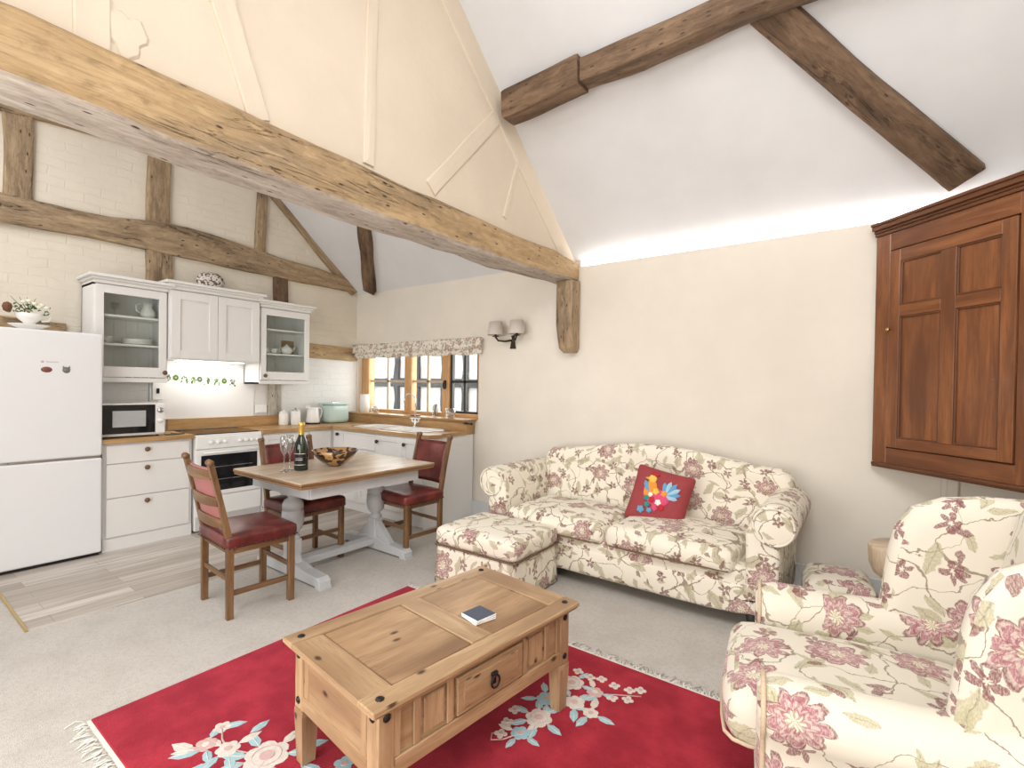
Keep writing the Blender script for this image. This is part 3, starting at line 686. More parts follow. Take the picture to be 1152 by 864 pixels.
# drawer unit
du = thing('drawer_unit', 'white three-drawer base cabinet between fridge and cooker', 'cabinet')
MB().bb(XB + .03, XC - .02, 1.24, 1.885, 0.0, .88).build('body', 'white_paint', du)
MB().bb(XC - .02, XC - .01, 1.24, 1.885, 0.0, .105, bev=.002).build('plinth', 'white_paint', du)
for z0, z1 in ((.115, .43), (.437, .71), (.717, .865)):
    b = MB(); b.bb(XC - .019, XC, 1.262, 1.862, z0, z1, bev=.003)
    dr = b.build('drawer', 'white_paint', du); knob(dr, (XC, 1.535, z1 - .045 if z1 > .8 or z1 < .5 else z1 - .045))
wt = MB(); wt.bb(XB + .02, XC + .02, 1.228, 1.895, .882, .918, bev=.004, grain=1)
tag(wt.build('worktop', 'worktop'), 'short oak worktop over the drawer unit under the microwave', 'worktop')
# cooker
ck = thing('cooker', 'white freestanding electric cooker with black glass oven door', 'cooker')
y0, y1 = 1.905, 2.505
MB().bb(XB + .03, XC - .005, y0, y1, .02, .905, bev=.004).build('body', 'white_gloss', ck)
hb = MB().bb(XB + .05, XC - .02, y0 + .01, y1 - .01, .905, .915, bev=.003).build('hob', 'black_glass', ck)
MB().bb(XB + .03, XC + .012, y0, y1, .893, .906, bev=.003).build('hob_rim', 'white_gloss', ck)
MB().bb(XC - .01, XC + .022, y0, y1, .775, .893, bev=.006).build('control_panel', 'white_gloss', ck)
for y in (2.03, 2.09, 2.15, 2.29, 2.345, 2.40, 2.455):
    MB().lathe([(.018, 0), (.018, .008), (.015, .026), (0, .027)], X=T(XC + .022, y, .835) @ rot(0, 90, 0), n=16).build('knob', 'white_gloss', ck)
od = MB().bb(XC - .005, XC + .018, y0 + .003, y1 - .003, .335, .77, bev=.004).build('oven_door', 'white_gloss', ck)
MB().bb(XC + .018, XC + .021, y0 + .045, y1 - .045, .375, .715).build('oven_glass', 'black_glass', od)
b = MB(); b.tube([(XC + .05, y0 + .05, .742), (XC + .05, y1 - .05, .742)], .009, 8); b.cyl((XC + .01, y0 + .07, .742), (XC + .05, y0 + .07, .742), .007); b.cyl((XC + .01, y1 - .07, .742), (XC + .05, y1 - .07, .742), .007)
b.build('door_handle', 'white_gloss', od)
MB().bb(XC - .005, XC + .014, y0 + .003, y1 - .003, .15, .325, bev=.003).build('storage_drawer', 'white_gloss', ck)
MB().bb(XC - .02, XC - .005, y0 + .01, y1 - .01, .02, .14).build('plinth', 'white_paint', ck)
b = MB()
for z in (.48, .60): b.cyl((XC + .022, y0 + .09, z), (XC + .022, y1 - .09, z), .002, n=6)
b.build('oven_rack', 'steel', od)
# filler strip + corner run
YS = 3.33
cu = thing('corner_cabinet', 'white base cabinet right of the cooker running into the corner', 'cabinet')
MB().bb(XB + .03, XC - .02, 2.515, W - .02, 0, .88).build('body', 'white_paint', cu)
b = MB(); shaker(b, XC - .02, 2.53, YS - .3, .115, .865); b.build('door', 'white_paint', cu)
b = MB(); b.bb(XC - .02, XC - .002, YS - .29, YS - .02, .115, .865, bev=.002)
for k in range(4): b.bb(XC - .004, XC - .001, YS - .27 + k * .06, YS - .268 + k * .06, .115, .865)
b.build('filler_panel', 'white_paint', cu)
MB().bb(XC - .02, XC - .01, 2.515, YS, 0, .105).build('plinth', 'white_paint', cu)
sk = thing('sink_cabinet', 'white base cabinet under the window with doors, drawer and panelled end', 'cabinet')
XE = -3.45
MB().bb(XC - .015, XE - .02, YS + .02, W - .02, 0.0, .88).build('body', 'white_paint', sk)
b = MB(); b.bb(XE - .02, XE, YS - .005, W - .02, 0, .88, bev=.002); b.build('end_panel', 'white_paint', sk)
edges = [(-4.95, -4.80, 'f'), (-4.80, -4.22, 'sd'), (-4.215, -3.80, 'd'), (-3.795, -3.48, 'd')]
for (a, c_, kd) in edges:
    if kd == 'f':
        d1 = MB().bb(a, c_ - .005, YS, YS + .02, .115, .865, bev=.002).build('door', 'white_paint', sk); knob(d1, (a + .09, YS, .83), 'y', 'metal_leg', .02)
    elif kd == 'sd':
        b = MB(); shaker(b, YS + .02, a, c_, .69, .865, 'y', st=.02); d0 = b.build('drawer', 'white_paint', sk)
        b = MB(); shaker(b, YS + .02, a, (a + c_) / 2 - .002, .115, .683, 'y'); d1 = b.build('door', 'white_paint', sk); knob(d1, ((a + c_) / 2 - .035, YS, .62), 'y', 'metal_leg', .02)
        b = MB(); shaker(b, YS + .02, (a + c_) / 2 + .002, c_, .115, .683, 'y'); d2 = b.build('door', 'white_paint', sk); knob(d2, ((a + c_) / 2 + .035, YS, .62), 'y', 'metal_leg', .02)
    else:
        b = MB(); shaker(b, YS + .02, a, c_, .115, .865, 'y'); d1 = b.build('door', 'white_paint', sk); knob(d1, (a + .05, YS, .80), 'y', 'metal_leg', .02)
MB().bb(XC, XE - .02, YS + .03, YS + .04, 0, .105).build('plinth', 'white_paint', sk)
MB().bb(XC, XE - .02, YS + .0, YS + .019, .105, .115).build('rail', 'white_paint', sk)
b = MB(); poly = [(XB + .02, 2.515), (XC + .02, 2.515), (XC + .02, YS - .02), (-3.40, YS - .02), (-3.35, YS + .12), (-3.42, YS + .18), (-3.42, W - .16), (XB + .02, W - .16)]
b.prism(poly, .036, T(0, 0, .882), bev=.003, grain=1)
tag(b.build('worktop', 'worktop'), 'L-shaped oak worktop turning the corner from cooker to sink', 'worktop')
b = MB(); b.bb(XB + .01, XB + .035, 1.865, 2.98, .919, 1.03, bev=.003, grain=1); tag(b.build('upstand', 'worktop'), 'oak upstand board along the wall behind the cooker', 'upstand')
b = MB(); b.bb(XB + .01, -3.44, W - .155, W - .13, .883, 1.015, bev=.003); b.bb(XB + .01, -3.42, W - .185, W + .06, 1.015, 1.04, bev=.005)
b.bb(-3.465, -3.44, W - .13, W - .01, .883, 1.015)
tag(b.build('window_ledge', 'worktop'), 'raised oak ledge boxed along the sill beneath the kitchen window', 'shelf')
# splashback with herb prints
sp = thing('splashback', 'glossy white splashback behind the cooker printed with a row of hanging herbs', 'splashback')
MB().bb(XB + .002, XB + .012, 1.79, 2.70, 1.03, 1.62).build('panel', 'white_gloss', sp)
hx = XB + .014
for i, px in enumerate((188, 196.5, 205.5, 215, 222, 230, 241, 250, 260)):
    yy = 1.86 + (px - 187) / 93 * .78; b = MB(); random.seed(50 + i); zt = 1.475 - i * .004
    kd = i % 3; n_ = 12 if kd != 1 else 14
    for k in range(n_):
        if kd == 1: a = 2 * PI * k / n_; p = (0, .006 * math.cos(a), -.035 + .008 * math.sin(a)); an = math.degrees(a)
        else: t = k / n_; p = (0, random.choice((-1, 1)) * (.004 + .02 * t), -.01 - .065 * t); an = random.uniform(200, 340)
        l_ = .024; X = T(hx, yy + p[1], zt + p[2]) @ Matrix(((0, 0, 1, 0), (1, 0, 0, 0), (0, 1, 0, 0), (0, 0, 0, 1))) @ rot(0, 0, an)
        b.prism([(0, 0), (l_ * .5, l_ * .3), (l_, 0), (l_ * .5, -l_ * .3)], .001, X)
    b.bb(hx, hx + .001, yy - .001, yy + .001, zt - .06, zt + .01)
    b.build('herb_print', 'leaf_grey' if i in (0, 4, 8) else 'leaf_bright', sp)
# pipe and socket left of the splashback
b = MB(); b.cyl((XB + .03, 1.72, .92), (XB + .03, 1.72, 1.40), .012); tag(b.build('water_pipe', 'pvc'), 'thin grey pipe running up the wall behind the microwave', 'pipe')
s_ = thing('wall_socket', 'small white switched wall box above the microwave', 'socket'); MB().bb(XB, XB + .02, 1.745, 1.83, 1.22, 1.40, bev=.003).build('plate', 'white_gloss', s_); MB().bb(XB + .02, XB + .03, 1.775, 1.80, 1.28, 1.33, bev=.002).build('switch', 'black', s_)
s_ = thing('double_socket', 'white double wall socket beside the weathered post over the worktop', 'socket'); MB().bb(XB + .012, XB + .026, 2.71, 2.84, 1.06, 1.15, bev=.003).build('plate', 'white_gloss', s_)
for y in (2.745, 2.805): MB().bb(XB + .026, XB + .029, y - .01, y + .01, 1.115, 1.13).build('switch', 'white_paint', s_)

# microwave
mw = thing('microwave', 'white microwave with black glass door on the short worktop', 'microwave', (0, 0, 0))
x0, x1 = -5.42, -5.05
MB().bb(x0, x1, 1.24, 1.69, .93, 1.205, bev=.008).build('case', 'white_gloss', mw)
md = MB().bb(x1, x1 + .022, 1.243, 1.615, .955, 1.195, bev=.004).build('door', 'black_glass', mw)
MB().bb(x1 + .022, x1 + .024, 1.315, 1.545, 1.01, 1.145).build('viewing_window', 'pvc', md)
cp = MB().bb(x1, x1 + .020, 1.617, 1.688, .945, 1.203, bev=.003).build('control_panel', 'white_gloss', mw)
for z in (1.145, 1.055): MB().lathe([(.024, 0), (.022, .014), (0, .015)], X=T(x1 + .02, 1.652, z) @ rot(0, 90, 0), n=20).build('dial', 'steel' if z > 1.1 else 'white_gloss', cp)
for (x, y) in ((x0 + .04, 1.28), (x1 - .04, 1.28), (x0 + .04, 1.65), (x1 - .04, 1.65)): MB().cyl((x, y, .918), (x, y, .932), .012).build('foot', 'black', mw)
sv_ = MB(); sv_.tube([(-5.10, 1.76, .925), (-5.03, 1.80, .925), (-5.0, 1.83, .93)], .006, 6); sv_.bb(-5.10, -5.03, 1.70, 1.78, .919, .926, bev=.002); tag(sv_.build('trivet', 'metal_leg'), 'small dark metal trivet on the worktop beside the microwave', 'trivet')

# wall cupboards
XU = -5.20
def cornice(b, ya, yb, z, xf, left=True, right=True):
    for k, (o_, h0, h1) in enumerate(((.0, 0, .03), (.018, .03, .05), (.04, .05, .075))):
        b.bb(XB + .01, xf + o_, ya - (o_ if left else 0), yb + (o_ if right else 0), z + h0, z + h1, bev=.004)
def glazed(nm, label, ya, yb, z0, z1, shelves, zt):
    t = thing(nm, label, 'cupboard')
    b = MB(); th = .018
    b.bb(XB + .01, XU, ya, ya + th, z0, z1); b.bb(XB + .01, XU, yb - th, yb, z0, z1); b.bb(XB + .01, XU, ya, yb, z0, z0 + th); b.bb(XB + .01, XU, ya, yb, z1 - th, z1)
    b.bb(XB + .01, XB + .025, ya, yb, z0, z1)
    for k in range(6): y = ya + (yb - ya) * (k + .5) / 6; b.bb(XB + .025, XB + .028, y - .002, y + .002, z0, z1)
    b.build('carcass', 'white_paint', t)
    for z in shelves: MB().bb(XB + .025, XU - .02, ya + th, yb - th, z, z + .018, bev=.002).build('shelf', 'white_paint', t)
    b = MB(); st = .068; z2 = z0 + .045; z3 = z1 - .012
    b.bb(XU, XU + .022, ya + .012, ya + st, z2, z3, bev=.002); b.bb(XU, XU + .022, yb - st, yb - .012, z2, z3, bev=.002)
    b.bb(XU, XU + .022, ya + st, yb - st, z2, z2 + st + .02, bev=.002); b.bb(XU, XU + .022, ya + st, yb - st, z3 - st, z3, bev=.002)
    d = b.build('door', 'white_paint', t)
    MB().bb(XU + .009, XU + .013, ya + st, yb - st, z2 + st, z3 - st).build('pane', 'glass', d)
    MB().bb(XU, XU + .014, ya, yb, z0, z2 - .004, bev=.003).build('light_rail', 'white_paint', t)
    b = MB(); cornice(b, ya, yb, zt, XU + .03); b.build('cornice', 'white_paint', t)
    return t, d
t, d = glazed('glazed_wall_cupboard', 'white glazed wall cupboard above the microwave holding plates and a jug', 1.225, 1.757, 1.385, 2.215, (1.70, 1.945), 2.21)
knob(d, (XU + .022, 1.728, 1.475))
t, d = glazed('glazed_wall_cupboard', 'white glazed wall cupboard right of the cooker hood holding teapot and glasses', 2.592, 3.165, 1.385, 2.20, (1.70, 1.965), 2.20)
knob(d, (XU + .022, 2.642, 1.475))
hd = thing('hood_cupboard', 'white panelled double-door cupboard housing the cooker hood with recessed lamp', 'cupboard')
MB().bb(XB + .01, XU + .02, 1.76, 2.588, 1.60, 2.245).build('carcass', 'white_paint', hd)
for (a, c_) in ((1.775, 2.170), (2.175, 2.575)):
    b = MB(); shaker(b, XU + .02, a, c_, 1.615, 2.235, st=.075, t=.024); b.build('door', 'white_paint', hd)
b = MB(); cornice(b, 1.76, 2.588, 2.245, XU + .05); b.build('cornice', 'white_paint', hd)
MB().bb(XB + .1, XU - .06, 1.9, 2.47, 1.592, 1.599).build('hood_lamp', 'hood_lamp', hd)
# contents
def put(nm, mb, mat, label, cat, group=None): return tag(mb.build(nm, mat), label, cat, group)
def pitcher(x, y, z, s=1.0):
    t = thing('jug', 'white china jug on the top shelf of the left glazed cupboard', 'jug', (x, y, z))
    MB().lathe([(0, 0), (.035 * s, 0), (.055 * s, .03 * s), (.058 * s, .06 * s), (.035 * s, .11 * s), (.045 * s, .15 * s), (.04 * s, .15 * s), (.03 * s, .11 * s), (0, .02 * s)], n=20).build('body', 'ceramic', t)
    MB().tube([(0, -.04 * s, .14 * s), (0, -.09 * s, .12 * s), (0, -.085 * s, .07 * s), (0, -.055 * s, .05 * s)], .007 * s, 8).build('handle', 'ceramic', t)
pitcher(-5.36, 1.655, 1.963, 1.0)
put('goblet', MB().lathe([(0, 0), (.025, 0), (.004, .01), (.004, .05), (.03, .08), (.032, .12), (.028, .12), (.002, .06)], c=(-5.38, 1.42, 1.963), n=16), 'drink_glass', 'clear goblet at left on the top shelf of the left glazed cupboard', 'glass')
for i, y in enumerate((1.34,)):
    for k in range(3): put('bowl', MB().lathe([(0, 0), (.03, 0), (.065, .03), (.062, .03), (0, .006)], c=(-5.37, y, 1.718 + k * .017), n=20), 'ceramic', ('lowest', 'middle', 'topmost')[k] + ' white bowl of the stack at left on the lower shelf, left cupboard', 'bowl', 'stacked bowls in the left cupboard')
for k in range(5): put('plate', MB().lathe([(0, 0), (.06, 0), (.115, .014), (.115, .017), (.06, .004), (0, .004)], c=(-5.37, 1.58, 1.718 + k * .009), n=24), 'ceramic', ('lowest', 'second', 'third', 'fourth', 'topmost')[k] + ' white plate of the stack on the lower shelf, left cupboard', 'plate', 'stacked plates in the left cupboard')
for i, y in enumerate((1.50, 1.56, 1.62, 1.68)): put('glass_dish', MB().lathe([(0, 0), (.02, 0), (.026, .03), (.023, .03), (0, .004)], c=(-5.30, y, 1.403), n=14), 'bronze', ('first', 'second', 'third', 'fourth')[i] + ' small dark pot from the left on the cupboard floor above microwave', 'pot', 'small pots in the left cupboard')
tp = thing('teapot', 'round white teapot on the lower shelf of the right glazed cupboard', 'teapot', (-5.35, 2.98, 1.718))
MB().lathe([(0, 0), (.035, 0), (.062, .03), (.06, .07), (.03, .095), (0, .10)], n=22).build('body', 'ceramic', tp)
MB().lathe([(.03, .094), (.02, .105), (.006, .108), (.009, .118), (0, .122)], n=14).build('lid', 'ceramic', tp)
MB().tube([(0, .05, .04), (0, .08, .06), (0, .095, .09)], [.014, .009, .007], 8).build('spout', 'ceramic', tp)
MB().tube([(0, -.05, .08), (0, -.09, .075), (0, -.085, .035), (0, -.055, .03)], .006, 8).build('handle', 'ceramic', tp)
for i, y in enumerate((2.72, 2.82)):
    c = thing('cup', ('left' if i == 0 else 'right') + ' white cup beside the teapot in the right glazed cupboard', 'cup', (-5.33, y, 1.718), 0, 'cups beside the teapot')
    MB().lathe([(0, 0), (.02, 0), (.038, .03), (.04, .06), (.037, .06), (.03, .02), (0, .006)], n=18).build('bowl', 'ceramic', c); MB().tube([(0, .035, .05), (0, .06, .045), (0, .055, .02), (0, .035, .02)], .004, 6).build('handle', 'ceramic', c)
for i, (y, x) in enumerate(((2.86, -5.3), (2.92, -5.36), (2.98, -5.30), (3.04, -5.36), (3.09, -5.30))):
    put('tumbler', MB().lathe([(0, 0), (.024, 0), (.027, .09), (.024, .09), (.022, .008), (0, .008)], c=(x, y, 1.403), n=16), 'drink_glass', ('first', 'second', 'third', 'fourth', 'fifth')[i] + ' clear tumbler from the left on the floor of the right glazed cupboard', 'glass', 'tumblers in the right cupboard')
put('bird_ornament', MB().lathe([(0, 0), (.02, .0), (.025, .03), (.012, .07), (.014, .09), (0, .11)], c=(-5.28, 2.72, 1.403), n=14).tube([(-5.28, 2.73, 1.44), (-5.28, 2.77, 1.47), (-5.28, 2.80, 1.46)], [.014, .010, .004], 8), 'bronze', 'dark bird-shaped ornament at left on the floor of the right glazed cupboard', 'ornament')
# oval patterned dish leaning on the hood cupboard
b = MB(); b.lathe([(0, .012), (.07, .010), (.12, 0), (.123, .004), (.07, .018), (0, .02)], n=36, X=T(-5.40, 2.20, 2.415) @ rot(0, 78, 0) @ rot(0, 0, 12), sx=.78, sy=1.1)
tag(b.build('oval_dish', 'dish'), 'oval cream dish with dark scrolling pattern leaning on top of the hood cupboard', 'dish')

# worktop items
def canister(x, y, h, label):
    t = thing('canister', label, 'jar', (x, y, .918), 0, 'canisters by the post')
    MB().lathe([(0, 0), (.048, 0), (.052, .01), (.052, h), (.044, h + .012)], n=24).build('body', 'ceramic', t)
    MB().lathe([(.046, h + .012), (.046, h + .022), (.01, h + .03), (.012, h + .045), (0, h + .048)], n=24).build('lid', 'chrome' if h > .14 else 'ceramic', t)
canister(-5.40, 2.98, .13, 'shorter cream canister with lid beside the weathered post')
canister(-5.34, 3.09, .15, 'taller white canister with metal lid left of the kettle')
kt = thing('kettle', 'white electric kettle with grey water gauge beside the bread bin', 'kettle', (-5.33, 3.30, .918), 0)
MB().lathe([(0, 0), (.08, 0), (.08, .015), (0, .018)], n=24).build('base', 'black', kt)
MB().lathe([(.075, .018), (.078, .03), (.065, .16), (.058, .19), (.02, .20), (0, .20)], n=28).build('body', 'white_gloss', kt)
MB().tube([(.0, .05, .185), (.0, .10, .185), (.0, .118, .15), (.0, .10, .08), (.0, .075, .05)], .011, 8).build('handle', 'white_gloss', kt)
MB().prism([(-.02, 0), (.02, 0), (0, -.05)], .03, T(-.0, -.045, .19) @ rot(0, 0, 0)).build('spout', 'white_gloss', kt)
MB().box((.069, -.01, .10), (.006, .018, .10), bev=.003, X=rot(0, -4, 0)).build('water_gauge', 'dark_blue', kt)
bn = thing('bread_bin', 'pale green enamel bread bin in the worktop corner', 'bin', (-5.34, 3.60, .918), 8)
MB().soft((0, 0, .115), (.22, .30, .23), .05, n=8).build('body', 'mint', bn)
MB().soft((0, 0, .235), (.225, .305, .022), .011, n=6).build('lid', 'mint', bn)
MB().bb(-.01, .01, -.05, .05, .246, .258, bev=.004).build('handle', 'chrome', bn)

# sink and tap
s1 = thing('sink', 'white ceramic inset sink with drainer beneath the window', 'sink')
b = MB()
zt = .930; b.bb(-4.72, -4.67, 3.40, 3.84, .917, zt, bev=.005); b.bb(-4.22, -4.17, 3.40, 3.84, .917, zt, bev=.005); b.bb(-4.72, -3.62, 3.40, 3.45, .917, zt, bev=.005); b.bb(-4.72, -3.62, 3.75, 3.84, .917, zt, bev=.005); b.bb(-3.66, -3.62, 3.40, 3.84, .917, zt, bev=.005)
b.bb(-4.67, -4.22, 3.45, 3.75, .9185, .920); b.bb(-4.18, -3.65, 3.44, 3.76, .917, .922)
b.build('basin', 'ceramic', s1)
b = MB()
for k in range(9): b.bb(-4.15, -3.68, 3.47 + k * .033, 3.478 + k * .033, .921, .927, bev=.002)
b.build('drainer_ribs', 'ceramic', s1)
tp_ = thing('mixer_tap', 'chrome swan-neck mixer tap with cross handles behind the sink', 'tap', (-4.10, 3.79, .93))
MB().lathe([(.028, 0), (.028, .008), (.014, .02), (.012, .09), (.015, .10), (0, .105)], n=16).build('body', 'chrome', tp_)
pts = [(0, 0, .09), (0, 0, .30)] + [(-.07 + .07 * math.cos(a), -.02 * (1 - math.cos(a)), .30 + .07 * math.sin(a)) for a in [PI * k / 10 for k in range(1, 11)]] + [(-.14, -.04, .27)]
MB().tube(pts, .008, 10).build('spout', 'chrome', tp_)
for s in (-1, 1):
    h = MB(); h.tube([(0, 0, .05), (s * .05, 0, .06), (s * .055, 0, .09)], .008, 8); h.cyl((s * .055 - .025, 0, .095), (s * .055 + .025, 0, .095), .006); h.cyl((s * .055, -.025, .095), (s * .055, .025, .095), .006)
    h.build('cross_handle', 'ceramic', tp_)
# ledge objects
put('kitchen_roll', MB().lathe([(.02, 0), (.058, 0), (.058, .23), (.02, .23)], c=(-5.22, 3.955, 1.04), n=26), 'paper', 'white kitchen roll standing at the left end of the window ledge', 'paper roll')
def tumbler(nm, x, y, z, r, h, lab, cat='glass'): return put(nm, MB().lathe([(0, 0), (r * .8, 0), (r, h * .5), (r * .95, h), (r * .88, h), (r * .9, h * .5), (r * .7, .01), (0, .01)], c=(x, y, z), n=22), 'drink_glass', lab, cat)
tumbler('glass_bowl', -4.97, 3.92, 1.04, .055, .09, 'clear glass jar beside the kitchen roll on the window ledge')
tumbler('glass_vase', -4.03, 4.03, 1.04, .035, .14, 'slim clear glass with dark sprig at mid window ledge behind tap', 'vase')
put('sprig', MB().tube([(-4.03, 4.03, 1.055), (-4.035, 4.03, 1.12), (-4.02, 4.03, 1.19)], [.006, .016, .003], 7), 'leaf_grey', 'dark sprig standing in the slim glass on the window ledge', 'plant')
tumbler('glass_tankard', -3.70, 3.93, 1.04, .055, .11, 'wide clear glass pot at the right end of the window ledge')
put('soap_dish', MB().lathe([(0, 0), (.05, 0), (.065, .012), (.06, .014), (0, .006)], c=(-4.25, 3.93, 1.04), n=20), 'magnet_red', 'small dark red dish on the window ledge left of the tap', 'dish')
b = MB(); b.cyl((-3.47, W - .155, 1.0), (-3.36, W - .155, 1.0), .008, n=10); b.lathe([(0, -.012), (.014, -.008), (.014, .008), (0, .012)], X=T(-3.36, W - .155, 1.0) @ rot(0, 90, 0), n=12); tag(b.build('towel_rail', 'black'), 'short black rail with round end fixed at the right end of the window ledge', 'rail')

# valance / blind
vl = thing('roman_blind', 'raised floral roman blind across the top of the kitchen window', 'blind')
b = MB(); N_ = 90
def ruf(nm, y, z0, z1, amp, x0, x1, th=.006, mat='floral_small', slant=0):
    vs = []; fs = []; uv = []
    rows = 6
    for j in range(rows):
        t = j / (rows - 1)
        for i in range(N_ + 1):
            x = x0 + (x1 - x0) * i / N_; w_ = amp * (.4 + .6 * (1 - t)) * math.sin(i * 1.1) + slant * (1 - t); z = z0 + (z1 - z0) * t + (.006 * math.sin(i * .37) if j == 0 else 0)
            vs.append((x, y - w_, z))
    for j in range(rows - 1):
        for i in range(N_):
            a = j * (N_ + 1) + i; f = [a, a + 1, a + N_ + 2, a + N_ + 1]; fs.append(f); uv.append([(vs[q][0], vs[q][2]) for q in f])
    m = MB(); m.add(vs, fs, None, 0, True, uv); o = m.build(nm, mat, vl); md = o.modifiers.new('s', 'SOLIDIFY'); md.thickness = th; return o
MB().bb(-5.51, -3.34, W - .055, W - .01, 1.885, 1.912, bev=.004).build('headrail', 'white_paint', vl)
ruf('upper_fold', W - .065, 1.80, 1.915, .006, -5.52, -3.32, slant=.01)
ruf('lower_fold', W - .050, 1.735, 1.82, .009, -5.50, -3.33)

# wall lamp
wl = thing('wall_lamp', 'bronze twin-arm wall lamp with two fabric shades right of the window', 'lamp', (-2.945, W, 1.87))
MB().prism([(-.035, -.085), (.035, -.085), (.012, .02), (.022, .05), (-.022, .05), (-.012, .02)], .014, rot(90, 0, 0)).build('wall_plate', 'bronze', wl)
for s, dx in ((-1, -.14), (1, .125)):
    pts = [(0, -.02, .0), (dx * .4, -.07, -.012), (dx * .8, -.11, -.006), (dx, -.12, .03)]
    a_ = MB().tube(pts, .010, 8); a_.lathe([(.012, .0), (.034, .004), (.030, .012), (.012, .014), (.010, .04), (0, .04)], c=pts[-1], n=14); a_.build('arm', 'bronze', wl)
    p = pts[-1]; sh = MB(); sh.lathe([(.085, .02), (.066, .155), (.063, .155), (.082, .02)], c=p, n=26, cap=False); sh.build('lamp_shade', 'shade', wl)

# ------------------------------------------------------------------ dining table
dt = thing('dining_table', 'draw-leaf dining table with pale oak top on grey painted baluster legs', 'table', (-3.385, 2.33, 0), 0)
b = MB(); b.bb(-.457, .457, -.597, .597, .745, .752, bev=.002, grain=1); b.build('tabletop', 'tabletop', dt)
b = MB(); b.bb(-.46, .46, -.60, .60, .729, .7455, bev=.004, grain=1); b.bb(-.455, .455, -.595, .595, .710, .727, bev=.004, grain=1); b.build('draw_leaf', 'tabledge', dt)
b = MB()
for s in (-1, 1): b.bb(s * .375 - .012, s * .375 + .012, -.48, .48, .62, .716); b.bb(-.375, .375, s * .48 - .012, s * .48 + .012, .62, .716)
b.build('apron', 'grey_paint', dt)
MB().bb(.388, .392, -.05, .35, .698, .714).build('leaf_slot', 'black', dt)
prof = [(.055, .62), (.055, .60), (.035, .585), (.035, .565), (.06, .55), (.072, .52), (.072, .485), (.058, .478), (.074, .47), (.078, .40), (.066, .34), (.04, .31), (.036, .295), (.052, .285), (.052, .27), (.04, .26)]
for y in (-.385, .36):
    b = MB(); b.lathe(prof, c=(0, y, 0), n=28); b.box((0, y, .61), (.13, .13, .04), bev=.004); b.box((0, y, .17), (.095, .095, .19), bev=.006); b.build('baluster_leg', 'grey_paint', dt)
    b = MB(); X = T(0, y - .045, 0) @ Matrix(((1, 0, 0, 0), (0, 0, 1, 0), (0, 1, 0, 0), (0, 0, 0, 1)))
    b.prism([(-.43, .012), (.415, .012), (.415, .05), (.38, .075), (.20, .085), (.08, .115), (-.08, .115), (-.20, .085), (-.38, .075), (-.43, .05)], .09, X, bev=.006)
    b.box((-.39, y, .007), (.07, .085, .014)); b.box((.39, y, .007), (.07, .085, .014)); b.build('foot', 'grey_paint', dt)
    for s in (-1, 1):
        b = MB(); b.prism([(s * .04, .10), (s * (.22 if y > 0 else .12), .08), (s * .04, .25 if y > 0 else .19)], .05, T(0, y - .025, 0) @ Matrix(((1, 0, 0, 0), (0, 0, 1, 0), (0, 1, 0, 0), (0, 0, 0, 1))), bev=.003); b.build('bracket', 'grey_paint', dt)
MB().bb(-.045, .045, -.338, .315, .055, .105, bev=.004).build('stretcher', 'grey_paint', dt)

